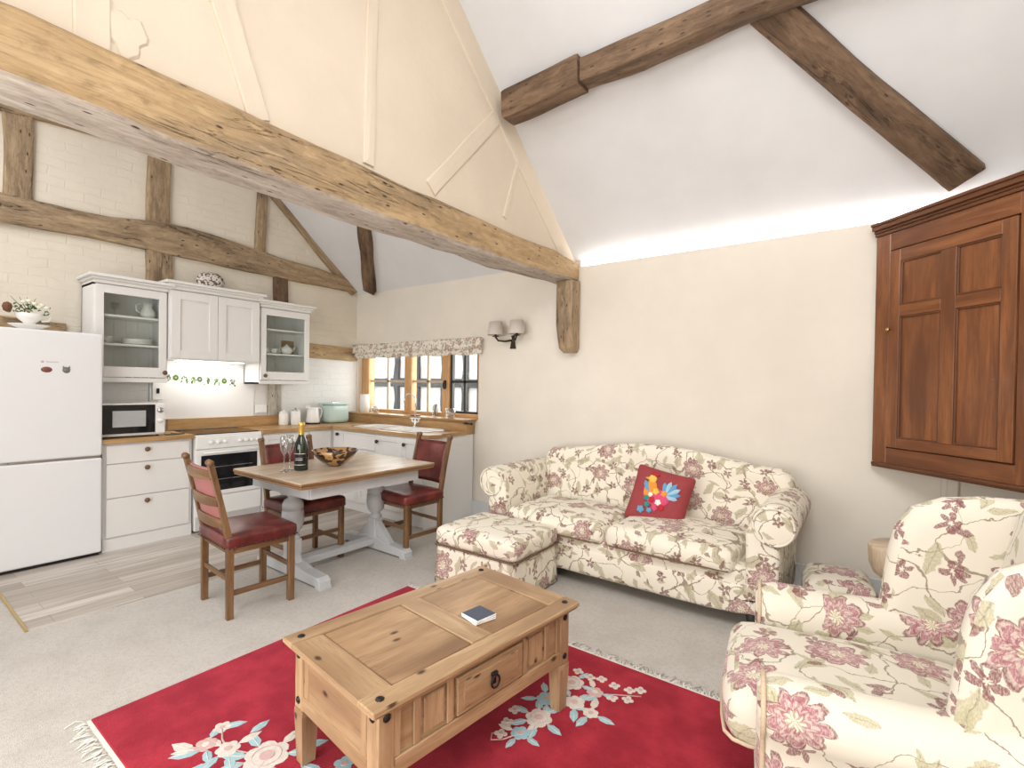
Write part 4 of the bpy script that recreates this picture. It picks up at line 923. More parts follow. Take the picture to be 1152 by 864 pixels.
# ------------------------------------------------------------------ chairs (local: seat faces +y)
def make_chair():
    t = thing('dining_chair', '', 'chair')
    w, d = .205, .20; st = .455
    for s in (-1, 1):
        MB().bb(s * w - .019, s * w + .019, d - .038, d, 0, st - .02, bev=.004).build('leg', 'chair_wood', t)
        b = MB(); lean = .10; X = Matrix(((0, 0, 1, s * w - .017), (1, 0, 0, 0), (0, 1, 0, 0), (0, 0, 0, 1)))
        b.prism([(-d, 0), (-d + .036, 0), (-d + .036, .44), (-d + .028 - lean * .5, .70), (-d + .026 - lean, .93), (-d - lean - .006, .93), (-d - lean * .5, .70), (-d - .004, .46)], .034, X, bev=.003)
        b.cyl((s * w - .018, -d - lean + .006, .938), (s * w + .018, -d - lean + .006, .936), .019, n=16)
        b.build('back_post', 'chair_wood', t)
    f = MB()
    for s in (-1, 1): f.bb(s * w - .011, s * w + .011, -d + .03, d - .03, st - .07, st - .025)
    f.bb(-w, w, d - .03, d - .01, st - .07, st - .025); f.bb(-w, w, -d + .01, -d + .03, st - .07, st - .025); f.build('seat_frame', 'chair_wood', t)
    for s in (-1, 1): MB().bb(s * w - .010, s * w + .010, -d + .03, d - .03, .135, .165, bev=.002).build('stretcher', 'chair_wood', t)
    MB().bb(-w, w, d - .03, d - .012, .215, .243, bev=.002).build('stretcher', 'chair_wood', t)
    MB().bb(-w, w, -d + .01, -d + .026, .215, .243, bev=.002).build('stretcher', 'chair_wood', t)
    st_ = MB().soft((0, .002, st), (.465, .43, .085), .028, (0, 0, .016), 10).build('seat', 'leather', t)
    b = MB()
    for k in range(15):
        u_ = -.21 + .42 * k / 14
        for c in ((u_, .219, st - .03), (u_, -.215, st - .03), (.235, u_ * .93, st - .03), (-.235, u_ * .93, st - .03)): b.lathe([(0, -.004), (.005, -.003), (.005, .003), (0, .004)], c=c, n=6)
    b.build('nail_heads', 'bronze', st_)
    def yb(z): return -d + .018 - .10 * (z - .46) / .47
    for z in (.57, .70, .86):
        b = MB(); N = 10; vs = []; fs = []
        for i in range(N + 1):
            x = -w + .01 + (2 * w - .02) * i / N; cv = -.022 * (1 - (2 * i / N - 1) ** 2); hh = .024 + .006 * (1 - (2 * i / N - 1) ** 2)
            for (dy, dz) in ((-.008, -hh), (.008, -hh), (.008, hh), (-.008, hh)): vs.append((x, yb(z) + cv + dy - .012, z + dz))
        for i in range(N):
            for k in range(4): a = i * 4 + k; a2 = i * 4 + (k + 1) % 4; fs.append([a, a2, a2 + 4, a + 4])
        fs += [[0, 1, 2, 3], [N * 4 + 3, N * 4 + 2, N * 4 + 1, N * 4]]
        b.add(vs, fs, None, 0, False, None, 0); b.build('back_slat', 'chair_wood', t)
    # leather back panel, curved
    b = MB(); N = 12; R = 10; vs = []; fs = []; tg = []
    for side in (0, 1):
        for j in range(R + 1):
            z = .545 + .355 * j / R
            for i in range(N + 1):
                s = 2 * i / N - 1; x = s * (w - .012); cv = -.022 * (1 - s * s); rim = min(1, 6 * min(i, N - i) / N) * min(1, 5 * min(j, R - j) / R)
                vs.append((x, yb(z) + cv + (.012 + .010 * rim if side == 0 else -.002), z))
    n1 = (N + 1) * (R + 1)
    for j in range(R):
        for i in range(N):
            a = j * (N + 1) + i; fs.append([a, a + 1, a + N + 2, a + N + 1]); tg.append(0); fs.append([n1 + a, n1 + a + N + 1, n1 + a + N + 2, n1 + a + 1]); tg.append(1)
    for i in range(N): a = i; c = R * (N + 1) + i; fs += [[a, n1 + a, n1 + a + 1, a + 1], [c, c + 1, n1 + c + 1, n1 + c]]; tg += [0, 0]
    for j in range(R): a = j * (N + 1); c = a + N; fs += [[a, a + N + 1, n1 + a + N + 1, n1 + a], [c, n1 + c, n1 + c + N + 1, c + N + 1]]; tg += [0, 0]
    b.add(vs, fs, None, 0, True); b.mi = tg; bp = b.build('back_panel', ['leather', 'leather_pale'], t)
    b = MB()
    for k in range(13):
        s = 2 * k / 12 - 1; x = s * (w - .022); cv = -.022 * (1 - s * s)
        for z in (.556, .888): b.lathe([(0, -.004), (.005, -.003), (.005, .003), (0, .004)], c=(x, yb(z) + cv + .014, z), n=6)
    for k in range(9):
        z = .57 + .30 * k / 8
        for s in (-1, 1): b.lathe([(0, -.004), (.005, -.003), (.005, .003), (0, .004)], c=(s * (w - .02), yb(z) + .013, z), n=6)
    b.build('nail_heads', 'bronze', bp)
    return t
ch = make_chair(); ch.location = (-3.215, 1.545, 0); ch.rotation_euler = (0, 0, R_(-4))
ch['label'] = 'oak and red leather dining chair nearest the camera, its slatted back turned to us'
grp = 'leather dining chairs round the table'; ch['group'] = grp
dup(ch, (-3.60, 2.17, .004), -90, 'oak and red leather chair on the cooker side of the table, mostly hidden behind it')
dup(ch, (-3.215, 2.90, 0), 177, 'oak and red leather chair at the far end of the table facing the camera')

# table items
bt = thing('champagne_bottle', 'dark green champagne bottle with gold foil neck on the dining table', 'bottle', (-3.41, 2.02, .752)); bt.scale = (1.15, 1.15, 1.15)
MB().lathe([(0, .004), (.036, 0), (.043, .008), (.043, .15), (.038, .175), (.022, .215), (.016, .235), (.0145, .30)], n=28).build('bottle_body', 'bottle', bt)
MB().lathe([(.0165, .215), (.0175, .225), (.0165, .285), (.019, .292), (.018, .308), (0, .315)], n=24).build('foil', 'foil', bt)
lb = MB(); n_ = 14; vs = []; fs = []
for k in range(n_ + 1):
    a = R_(-105 + 110 * k / n_)
    for z in (.035, .115): vs.append((.0437 * math.cos(a), .0437 * math.sin(a), z))
for k in range(n_): fs.append([2 * k, 2 * k + 2, 2 * k + 3, 2 * k + 1])
lb.add(vs, fs, None, 0, True); l_ = lb.build('front_label', 'black', bt)
lb = MB()
for z0, z1 in ((.038, .041), (.109, .112), (.070, .074), (.082, .084)):
    vs = []; fs = []; a0, a1 = (-102, 2) if z0 in (.038, .109) else (-80, -20)
    for k in range(9):
        a = R_(a0 + (a1 - a0) * k / 8)
        for z in (z0, z1): vs.append((.0441 * math.cos(a), .0441 * math.sin(a), z))
    for k in range(8): fs.append([2 * k, 2 * k + 2, 2 * k + 3, 2 * k + 1])
    lb.add(vs, fs, None, 0, True)
lb.build('label_print', 'fringe', l_)
def flute(x, y, lab):
    t = thing('champagne_flute', lab, 'glass', (x, y, .752), 0, 'champagne flutes beside the bottle'); t.scale = (1.2, 1.2, 1.22)
    MB().lathe([(0, 0), (.032, 0), (.030, .003), (.004, .008), (.0035, .09), (.006, .10)], n=20).build('stem', 'drink_glass', t)
    MB().lathe([(.004, .098), (.02, .125), (.026, .16), (.024, .215), (.022, .215), (.024, .16), (.018, .128), (.002, .106)], n=22, cap=False).build('bowl', 'drink_glass', t)
flute(-3.43, 1.90, 'champagne flute further left beside the bottle on the dining table')
flute(-3.47, 1.965, 'champagne flute nearest the bottle on the dining table')
put('horn_bowl', MB().lathe([(0, 0), (.045, 0), (.095, .03), (.14, .07), (.178, .125), (.172, .127), (.132, .075), (.08, .035), (0, .015)], c=(-3.40, 2.30, .752), n=32), 'bowl', 'flared bowl with mottled dark and amber pattern on the dining table', 'bowl')

# ------------------------------------------------------------------ sofa (local: front at y=0 faces -y, back towards +y)
so = thing('sofa', 'floral two-seat sofa with humped back and scroll arms against the back wall', 'sofa', (-1.43, 3.08, 0), 0)
L = 1.04
b = MB(); b.soft((0, .40, .235), (1.78, .84, .29), .035, (0, .008, 0), 12, wob=.004, seed=1); b.build('base', 'floral', so)
def hem(p):
    return (p.x, p.y, p.z + (0.035 * (abs(p.x) / .95) ** 8 if p.z < 0 else 0))
b = MB(); b.soft((0, .0, .185), (1.92, .06, .19), .025, (0, .012, 0), 14, deform=hem); b.build('front_valance', 'floral', so)
for s in (-1, 1):
    b = MB(); b.soft((s * .415, .265, .395), (.815, .66, .15), .055, (0.006, .014, .028), 12, wob=.006, seed=s + 3); o = b.build('seat_cushion', 'floral', so)
    z = .345; x0, x1 = s * .415 - .40, s * .415 + .40
    MB().tube([(x0, .0, z), (x0 + .03, -.055, z), (s * .415, -.072, z), (x1 - .03, -.055, z), (x1, .0, z)], .006, 8).build('piping', 'piping_dark', o)
# back with camel hump and rolled top
b = MB(); NX, NP = 48, 26; vs = []; fs = []; uv = []
def backtop(s): return .862 + .093 * (.5 + .5 * math.cos(PI * min(1, abs(s) * 1.12))) ** .8 - .10 * max(0, abs(s) - .93) / .07 * .6
rows = []
for i in range(NX + 1):
    s = 2 * i / NX - 1; x = s * 1.0 + .055; h = backtop(s); e = math.sqrt(max(0, 1 - max(0, (abs(s) - .90) / .10) ** 2)); e = .35 + .65 * e
    ring = []; sec = [(.60, .30), (.615, .45), (.645, .60), (.665, h - .13), (.655, h - .07), (.665, h - .025), (.70, h), (.75, h + .004), (.80, h - .02), (.83, h - .07), (.82, h - .13), (.80, h - .18), (.80, .5), (.80, .10)]
    for (y, z) in sec:
        yy = .73 + (y - .73) * e; zz = z if z < .55 else .55 + (z - .55) * (.88 + .12 * e); ring.append(Vector((x, yy, zz)))
    rows.append(ring)
K = len(rows[0]); acc = [0]
for k in range(1, K): acc.append(acc[-1] + (rows[NX // 2][k] - rows[NX // 2][k - 1]).length)
for r_ in rows: vs += r_
for i in range(NX):
    for k in range(K - 1):
        f = [i * K + k, (i + 1) * K + k, (i + 1) * K + k + 1, i * K + k + 1]; fs.append(f); x0, x1 = rows[i][0].x, rows[i + 1][0].x; uv.append([(x0, acc[k]), (x1, acc[k]), (x1, acc[k + 1]), (x0, acc[k + 1])])
fs.append([k for k in range(K)]); uv.append([(v.y, v.z) for v in rows[0]]); fs.append([NX * K + k for k in range(K)][::-1]); uv.append([(v.y, v.z) for v in rows[-1]])
b.add(vs, fs, None, 0, True, uv); b.build('backrest', 'floral', so, sub=1)
def scroll_arm(parent, s, xo, y0, y1, zc_, r, inner, mat, zb=.10, bev=.03, nm='armrest', taper=0):
    """arm section in x-z: upright panel flaring into an outward roll; s=+1 right arm."""
    pts = []; xr = xo - r
    pts.append((inner + .02, zb)); pts.append((inner, .30)); pts.append((inner - .005, zc_ - .06))
    n = 18
    for k in range(n + 1):
        a = R_(175 - 255 * k / n); pts.append((xr + r * math.cos(a), zc_ + r * math.sin(a)))
    pts.append((xr + r * .25, zc_ - r * 1.05)); pts.append((xr + .035, zc_ - r * 1.5)); pts.append((xr + .03, zb))
    if s < 0: pts = [(-x, z) for x, z in pts][::-1]
    X = T(0, y1, 0) @ rot(90, 0, 0)
    m = MB(); m.prism(pts, y1 - y0, X, bev=bev, seg=3, smooth=True, grain=1)
    o = m.build(nm, mat, parent)
    return o, (s * xr, y0, zc_)
for s in (-1, 1):
    o, c = scroll_arm(so, s, 1.13, .0, .80, .632, .118, .87, 'floral')
    m = MB(); m.tube([(c[0] + .105 * math.cos(a), c[1] - .004, c[2] + .105 * math.sin(a)) for a in [2 * PI * k / 28 for k in range(29)]], .007, 6, cap=False); m.build('piping', 'floral', o)
    for (x, y) in ((s * .90, .06), (s * .90, .74)): MB().lathe([(.02, 0), (.028, .05), (.034, .12)], c=(x, y, 0), n=14).build('foot', 'metal_leg', so)
# cushion with rooster applique
cu_ = thing('scatter_cushion', 'brick red cushion with a colourful applique rooster leaning on the sofa back', 'cushion', (-1.21, 3.49, .605))
cu_.rotation_euler = (R_(-22), R_(10), R_(4))
def pil(p):
    k = 1 - .10 * ((p.x / .2) ** 2 + (p.z / .2) ** 2) * .5
    e = max(0, 1 - (p.x / .205) ** 4) * max(0, 1 - (p.z / .205) ** 4)
    return (p.x * (1 - .05 * (1 - (abs(p.z) / .2) ** 2)), p.y * (.18 + .82 * e ** .5), p.z * (1 - .05 * (1 - (abs(p.x) / .2) ** 2)))
body = MB().soft((0, 0, 0), (.42, .14, .42), .03, (0, .01, 0), 14, deform=pil).build('cover', 'cushion_red', cu_)
def yfront(x, z): 
    q = pil(Vector((x, -.078, z))); return q[1]
def patch(parent, pts, mat, lift=.004, nm='applique'):
    m = MB(); cx = sum(p[0] for p in pts) / len(pts); cz = sum(p[1] for p in pts) / len(pts)
    vs = [(cx, yfront(cx, cz) - lift - .004, cz)]; n = len(pts)
    for p in pts:
        q = (cx + (p[0] - cx) * .5, cz + (p[1] - cz) * .5); vs.append((q[0], yfront(*q) - lift - .004, q[1]))
    for p in pts: vs.append((p[0], yfront(*p) - lift, p[1]))
    for p in pts: vs.append((p[0], yfront(*p) + .004, p[1]))
    fs = []
    for k in range(n):
        k2 = (k + 1) % n; fs += [[0, 1 + k, 1 + k2], [1 + k, 1 + n + k, 1 + n + k2, 1 + k2], [1 + n + k, 1 + 2 * n + k, 1 + 2 * n + k2, 1 + n + k2]]
    m.add(vs, fs, None, 0, False); return m.build(nm, mat, parent)
def blob(cx, cz, rx, rz, n=14, wv=0, k=5, a0=0): return [(cx + rx * (1 + wv * math.cos(k * a)) * math.cos(a + a0), cz + rz * (1 + wv * math.cos(k * a)) * math.sin(a + a0)) for a in [2 * PI * i / n for i in range(n)]]
def feather(x0, z0, x1, z1, w_):
    dx, dz = x1 - x0, z1 - z0; l = math.hypot(dx, dz); nx, nz = -dz / l, dx / l
    return [(x0, z0), (x0 + dx * .35 + nx * w_, z0 + dz * .35 + nz * w_), (x0 + dx * .8 + nx * w_ * .9, z0 + dz * .8 + nz * w_ * .9), (x1, z1), (x0 + dx * .8 - nx * w_ * .9, z0 + dz * .8 - nz * w_ * .9), (x0 + dx * .35 - nx * w_, z0 + dz * .35 - nz * w_)]
for i, (a, l) in enumerate(((20, .11), (40, .12), (60, .125), (80, .115), (102, .10), (0, .09))):
    patch(cu_, feather(.045, .015, .045 + l * math.cos(R_(a)), .015 + l * math.sin(R_(a)), .016), 'ap_light' if i % 2 else 'ap_blue', .003 + .001 * (i % 2), 'tail_feather')
patch(cu_, blob(-.06, .03, .045, .075, a0=.4), 'ap_orange', .005, 'neck'); patch(cu_, feather(-.05, -.01, -.115, .09, .018), 'ap_blue', .006, 'neck_feather')
patch(cu_, blob(-.065, .115, .028, .03), 'ap_yellow', .006, 'head'); patch(cu_, blob(-.055, .15, .026, .018, wv=.3), 'ap_red', .007, 'comb')
patch(cu_, [(-.09, .12), (-.12, .108), (-.092, .10)], 'ap_yellow', .008, 'beak')
patch(cu_, blob(0, -.01, .085, .06), 'ap_pink', .004, 'body')
for (x, z, r_, m_) in ((-.02, .03, .028, 'ap_yellow'), (.04, .03, .026, 'ap_orange'), (.06, -.02, .03, 'ap_pink'), (-.03, -.035, .028, 'ap_red'), (.015, -.04, .025, 'ap_white'), (-.07, -.03, .024, 'ap_teal'), (.045, -.07, .026, 'ap_red'), (-.055, -.075, .024, 'ap_teal'), (0, -.085, .026, 'ap_pink'), (-.03, -.11, .022, 'ap_blue'), (-.09, -.12, .03, 'ap_blue'), (-.05, .0, .02, 'ap_white')):
    patch(cu_, blob(x, z, r_ * .8, r_ * .8, n=20, wv=.15), m_, .008, 'flower')
MB().tube([Vector(pil(Vector((.2 * max(-1, min(1, 1.4 * math.cos(a))), 0, .2 * max(-1, min(1, 1.4 * math.sin(a))))))) for a in [2 * PI * k / 48 for k in range(49)]], .006, 6, cap=False).build('piping', 'piping_dark', cu_)

# footstool
fs_ = thing('footstool', 'square floral footstool with skirt in front of the left sofa seat', 'footstool', (-2.115, 2.745, 0), 1)
MB().bb(-.30, .30, -.24, .24, .04, .27).build('body', 'floral', fs_)
b = MB(); per = []; hw, hd_ = .325, .262
for k in range(96):
    t = k / 96 * 4; sd = int(t); u = t - sd; a, c_ = [((-hw, -hd_), (hw, -hd_)), ((hw, -hd_), (hw, hd_)), ((hw, hd_), (-hw, hd_)), ((-hw, hd_), (-hw, -hd_))][sd]
    per.append((a[0] + (c_[0] - a[0]) * u, a[1] + (c_[1] - a[1]) * u, sd, u))
vs = []; fs = []; uv = []; R = 7
for j in range(R):
    t = j / (R - 1); z = .012 + .27 * t
    for k, (x, y, sd, u) in enumerate(per):
        fl_ = 1 + .05 * (1 - t) + .012 * (1 - t) * math.sin(k * 1.7); vs.append((x * fl_, y * fl_, z))
n = len(per); circ = 4 * (hw + hd_)
for j in range(R - 1):
    for k in range(n):
        k2 = (k + 1) % n; fs.append([j * n + k, j * n + k2, (j + 1) * n + k2, (j + 1) * n + k]); uv.append([(k / n * circ, .27 * j / R), ((k + 1) / n * circ, .27 * j / R), ((k + 1) / n * circ, .27 * (j + 1) / R), (k / n * circ, .27 * (j + 1) / R)])
b.add(vs, fs, None, 0, True, uv); o = b.build('skirt', 'floral', fs_); md = o.modifiers.new('s', 'SOLIDIFY'); md.thickness = .008; md.offset = -1
cu2 = MB().soft((0, 0, .345), (.70, .555, .13), .045, (0, 0, .022), 12, wob=.004, seed=8).build('cushion_top', 'floral', fs_)
MB().tube([(max(-1, min(1, 1.5 * math.cos(a))) * .338, max(-1, min(1, 1.5 * math.sin(a))) * .271, .283) for a in [2 * PI * k / 64 for k in range(65)]], .006, 6, cap=False).build('piping', 'piping_dark', cu2)

# small patterned stool + round table stand behind the armchair
sq = thing('floral_pouffe', 'low floral pouffe with brown edge between the sofa and the armchair', 'pouffe', (-.12, 3.30, 0), 8)
MB().soft((0, 0, .20), (.34, .40, .34), .06, (0, 0, .02), 10).build('cover', 'floral_chair', sq)
b = MB(); b.bb(-.14, .14, -.17, .17, 0, .04, bev=.005); b.build('base', 'metal_leg', sq)
stb = thing('side_table', 'pale wooden side table partly hidden behind the armchair', 'table', (.20, 3.32, 0), 20)
MB().lathe([(0, .41), (.14, .41), (.165, .43), (.185, .48), (.19, .565), (.18, .58), (0, .58)], n=28).build('table_top', 'pale_wood', stb)
MB().lathe([(.06, .0), (.14, .0), (.14, .03), (.05, .06), (.04, .2), (.055, .3), (.04, .41)], n=20).build('pedestal', 'pale_wood', stb)

# ------------------------------------------------------------------ armchair (local: front faces -y)
ac = thing('armchair', 'large floral wing armchair in the right foreground facing the coffee table', 'armchair', (.06, 1.90, 0), -80)
MB().soft((0, .02, .20), (.70, .74, .33), .04, (0, .01, 0), 10).build('base', 'floral_chair', ac)
o = MB().soft((0, -.09, .42), (.56, .70, .17), .06, (.0, .02, .03), 12, wob=.005, seed=4).build('seat_cushion', 'floral_chair', ac)
MB().tube([(-.272, -.30, .36), (-.276, -.38, .36), (-.266, -.42, .36), (-.238, -.444, .36), (-.16, -.455, .36), (0, -.463, .36), (.16, -.455, .36), (.238, -.444, .36), (.266, -.42, .36), (.276, -.38, .36), (.272, -.30, .36)], .006, 8).build('piping', 'piping', o)
# arms: rolled, front scroll with cord
def arm(s):
    b = MB(); r = .085; zc_ = .545; xr = .36
    sec = []
    sec += [(-.085, .12), (-.085, .46)]
    for k in range(15): a = R_(180 - 235 * k / 14); sec.append((r * math.cos(a) * 1.05, zc_ - .0 + r * math.sin(a)))
    sec += [(.045, .42), (.04, .12)]
    NY = 14; vs = []; fs = []; uv = []; y0, y1 = -.36, .40; m = len(sec); per = [0]
    for k in range(m): a, c_ = sec[k], sec[(k + 1) % m]; per.append(per[-1] + math.hypot(a[0] - c_[0], a[1] - c_[1]))
    ys = [y0, y0 + .014, y0 + .04] + [y0 + .06 + (y1 - y0 - .06) * k / NY for k in range(NY + 1)]
    for i, y in enumerate(ys):
        sc = (.62, .86, .97)[i] if i < 3 else 1; t = (y - y0) / (y1 - y0)
        rise = .055 * max(0, t - .45) ** 1.5 * 2
        for (x, z) in sec:
            zz = zc_ + (z - zc_) * sc + (rise if z > .4 else 0); vs.append((s * (xr + x * sc * (1 - .1 * t)), y, zz))
    for i in range(len(ys) - 1):
        for k in range(m): k2 = (k + 1) % m; fs.append([i * m + k, i * m + k2, (i + 1) * m + k2, (i + 1) * m + k]); uv.append([(ys[i], per[k]), (ys[i], per[k + 1]), (ys[i + 1], per[k + 1]), (ys[i + 1], per[k])])
    fs.append(list(range(m))); uv.append([(p[0], p[1]) for p in sec]); fs.append([(len(ys) - 1) * m + k for k in range(m)]); uv.append([(p[0], p[1]) for p in sec])
    b.add(vs, fs, None, 0, True, uv); o = b.build('armrest', 'floral_chair', ac)
    MB().tube([(s * (xr + x * .90), y0 + .014, zc_ + (z - zc_) * .90) for x, z in sec], .007, 7).build('piping', 'piping', o)
for s in (-1, 1): arm(s)
# back
def bend(p): return (p.x * (1 - .04 * (p.z / .35)), p.y + (p.z + .35) * .20 + .02 * (p.x / .3) ** 2, p.z + (.035 * (1 - (p.x / .33) ** 2) if p.z > .2 else 0))
MB().soft((0, .33, .70), (.66, .17, .72), .06, (0, .025, 0), 14, deform=bend).build('backrest', 'floral_chair', ac)
# wings
def wing(s):
    b = MB(); out = [(.02, .54), (.05, .62), (.055, .72), (.06, .82), (.075, .92), (.115, .99), (.20, 1.035), (.30, 1.05), (.42, 1.05), (.49, 1.03), (.46, .80), (.43, .54)]
    # outline in y-z with offset, curved outwards at the front edge
    N = 6; rings = []
    cy, cz = .28, .80
    vs = []; fs = []
    pts = []
    for i in range(len(out)):
        a, c_ = out[i], out[(i + 1) % len(out)]
        for k in range(3): t = k / 3; pts.append((a[0] + (c_[0] - a[0]) * t, a[1] + (c_[1] - a[1]) * t))
    m = len(pts)
    lay = [(-.045, .0), (-.045, .35), (-.045, .7), (-.042, .9), (-.025, .98), (0, 1.0), (.025, .98), (.042, .9), (.045, .7), (.045, .35), (.045, 0)]
    for (ox, sc) in lay:
        for (y, z) in pts:
            yy = cy + (y - cy) * max(sc, .001); zz = cz + (z - cz) * max(sc, .001)
            flare = .02 * max(0, (.25 - yy)) / .25 + .03 * max(0, zz - .9)
            vs.append((s * (.335 + ox + flare), yy + (zz - .7) * .06, zz))
    for i in range(len(lay) - 1):
        for k in range(m): k2 = (k + 1) % m; fs.append([i * m + k, i * m + k2, (i + 1) * m + k2, (i + 1) * m + k])
    b.add(vs, fs, None, 0, True, None, 1); o = b.build('wing', 'floral_chair', ac)
for s in (-1, 1): wing(s)
for (x, y) in ((-.30, -.28), (.30, -.28), (-.30, .33), (.30, .33)): MB().lathe([(.018, .0), (.026, .05)], c=(x, y, 0), n=12).build('foot', 'metal_leg', ac)

# ------------------------------------------------------------------ rug
RX0, RX1, RY0, RY1 = -2.545, -.30, .60, 2.305
rg = thing('rug', 'crimson wool rug with carved floral sprays beneath the coffee table', 'rug', (0, 0, 0))
b = MB(); nx, ny = 40, 30; b.bb(RX0, RX1, RY0, RY1, .001, .014, bev=.004); b.build('pile', 'rug', rg)
def fringe(y, s):
    b = MB(); random.seed(9)
    b.bb(RX0, RX1, y - .006 if s > 0 else y - .014, y + .014 if s > 0 else y + .006, .002, .010)
    k = RX0
    while k < RX1:
        a = random.uniform(-.5, .5); l = random.uniform(.05, .085); c = random.uniform(-.02, .02)
        p = [(k, y + s * .008, .006), (k + math.sin(a) * l * .5 + c, y + s * l * .5, .008 + random.uniform(0, .006)), (k + math.sin(a) * l, y + s * l * math.cos(a), .004)]
        b.tube(p, [.0028, .0024, .0016], 4); k += random.uniform(.006, .011)
    o = b.build('fringe', 'fringe', rg); o['kind'] = 'stuff'; return o
fringe(RY1, 1); fringe(RY0, -1)
def spray(items, nm='floral_motif'):
    b = MB(); zz = .0135
    def flat(pts, mi, h=.003): b.prism(pts, h, T(0, 0, zz - .002 + random.uniform(0, .0016)), mi, bev=.0010, seg=1)
    for it in items:
        if it[0] == 'f':
            _, x, y, r, n, mi = it; a0 = random.uniform(0, 6)
            for k in range(n):
                a = a0 + 2 * PI * k / n; cx, cy = x + r * .55 * math.cos(a), y + r * .55 * math.sin(a); flat([(cx + r * .42 * math.cos(t) * 1.0, cy + r * .42 * math.sin(t)) for t in [2 * PI * j / 10 for j in range(10)]], mi, .003 + .0003 * k)
            flat([(x + r * .32 * math.cos(t), y + r * .32 * math.sin(t)) for t in [2 * PI * j / 10 for j in range(10)]], 2 if mi != 2 else 0, .006)
            if r > .05:
                b.tube([(x + r * .6 * math.cos(t), y + r * .6 * math.sin(t), zz + .003) for t in [2 * PI * j / 16 for j in range(17)]], .0018, 4, 2)
        elif it[0] == 'l':
            _, x, y, l, a, mi = it; a = R_(a); dx, dy = math.cos(a), math.sin(a); nx_, ny_ = -dy, dx; w_ = l * .24
            flat([(x, y), (x + dx * l * .3 + nx_ * w_ * .8, y + dy * l * .3 + ny_ * w_ * .8), (x + dx * l * .65 + nx_ * w_ * .8, y + dy * l * .65 + ny_ * w_ * .8), (x + dx * l, y + dy * l), (x + dx * l * .65 - nx_ * w_ * .8, y + dy * l * .65 - ny_ * w_ * .8), (x + dx * l * .3 - nx_ * w_ * .8, y + dy * l * .3 - ny_ * w_ * .8)], mi, .003)
            b.tube([(x + dx * l * .1, y + dy * l * .1, zz + .002), (x + dx * l * .9, y + dy * l * .9, zz + .002)], .0016, 4, 0)
        elif it[0] == 's': b.tube([(p[0], p[1], zz) for p in it[1]], .004, 5, 2, flat=.6)
    return b.build(nm, ['rug_cream', 'rug_blue', 'rug_pink'], rg)
random.seed(21)
# near-left spray, running along the table's near end
A = []
def cluster(A, x, y, r, mi=0, nl=5, ll=.10):
    A.append(('f', x, y, r, 6, mi))
    for k in range(nl): a = 360 / nl * k + random.uniform(-20, 20); A.append(('l', x + r * .8 * math.cos(R_(a)), y + r * .8 * math.sin(R_(a)), ll, a, random.choice((0, 1, 1))))
cluster(A, -1.78, .93, .085, 0, 7, .10); cluster(A, -1.93, .86, .045, 0, 4, .09); cluster(A, -2.02, .82, .04, 2, 3, .08)
A += [('f', -2.07, .90, .035, 5, 0), ('l', -2.07, .90, .09, 60, 1), ('l', -2.0, .80, .11, 240, 1), ('l', -2.02, .78, .11, 200, 0), ('l', -1.95, .95, .09, 100, 1), ('l', -1.90, .80, .12, 260, 1), ('s', [(-2.07, .90), (-2.0, .87), (-1.93, .86), (-1.8, .92)])]
A += [('l', -1.72, 1.03, .10, 60, 1), ('l', -1.64, .98, .10, 20, 1), ('f', -1.58, .88, .06, 6, 1), ('f', -1.66, .80, .05, 6, 0), ('l', -1.55, .95, .11, 40, 1), ('l', -1.5, .9, .1, 0, 1), ('f', -1.52, 1.08, .04, 5, 1), ('l', -1.60, 1.12, .09, 100, 1), ('f', -1.46, .98, .05, 6, 0)]
spray(A)
B_ = []
P_ = [(-1.135, 1.53), (-1.09, 1.62), (-1.06, 1.72), (-1.08, 1.84), (-1.02, 1.93), (-.98, 2.0), (-.90, 2.06), (-.80, 2.12)]
B_.append(('s', P_)); B_.append(('s', [(-1.135, 1.53), (-1.17, 1.50), (-1.19, 1.53), (-1.16, 1.55)]))
cluster(B_, -1.09, 1.72, .06, 0, 6, .085); cluster(B_, -1.10, 1.60, .04, 1, 4, .07); cluster(B_, -1.13, 1.85, .05, 1, 5, .08); cluster(B_, -1.02, 1.90, .05, 0, 5, .09); cluster(B_, -.93, 1.88, .035, 0, 4, .085)
cluster(B_, -1.10, 2.02, .06, 0, 4, .07); cluster(B_, -.98, 2.02, .04, 2, 3, .07)
for (x, y) in ((-1.12, 2.12), (-1.05, 2.11), (-1.0, 2.13), (-.93, 2.12), (-.86, 2.13), (-.82, 2.16), (-.90, 2.03), (-.84, 2.06), (-1.20, 1.70), (-1.18, 1.62), (-1.16, 1.55)): B_.append(('f', x, y, .028, 4, 0))
spray(B_)

# ------------------------------------------------------------------ coffee table (local: long axis y)
ct = thing('coffee_table', 'chunky waxed pine coffee table with iron studs and drawer standing on the rug', 'table', (-1.352, 1.415, .0175), -6.5)
hx_, hy_, H = .30, .50, .456
b = MB(); b.bb(-hx_, hx_, -hy_, hy_, H - .030, H - .012, bev=.006)
b.build('top_underlay', 'pine', ct)
rail = .075
b = MB(); b.bb(-hx_ - .005, -hx_ + rail, -hy_ - .005, hy_ + .005, H - .020, H, bev=.004); b.bb(hx_ - rail, hx_ + .005, -hy_ - .005, hy_ + .005, H - .020, H, bev=.004)
b.bb(-hx_ + rail + .001, hx_ - rail - .001, -hy_ - .005, -hy_ + .11, H - .020, H, bev=.004, grain=0); b.bb(-hx_ + rail + .001, hx_ - rail - .001, hy_ - .11, hy_ + .005, H - .020, H, bev=.004, grain=0)
b.bb(-hx_ + rail + .001, hx_ - rail - .001, -.05, .05, H - .020, H, bev=.004, grain=0); b.build('top_frame', 'pine', ct)
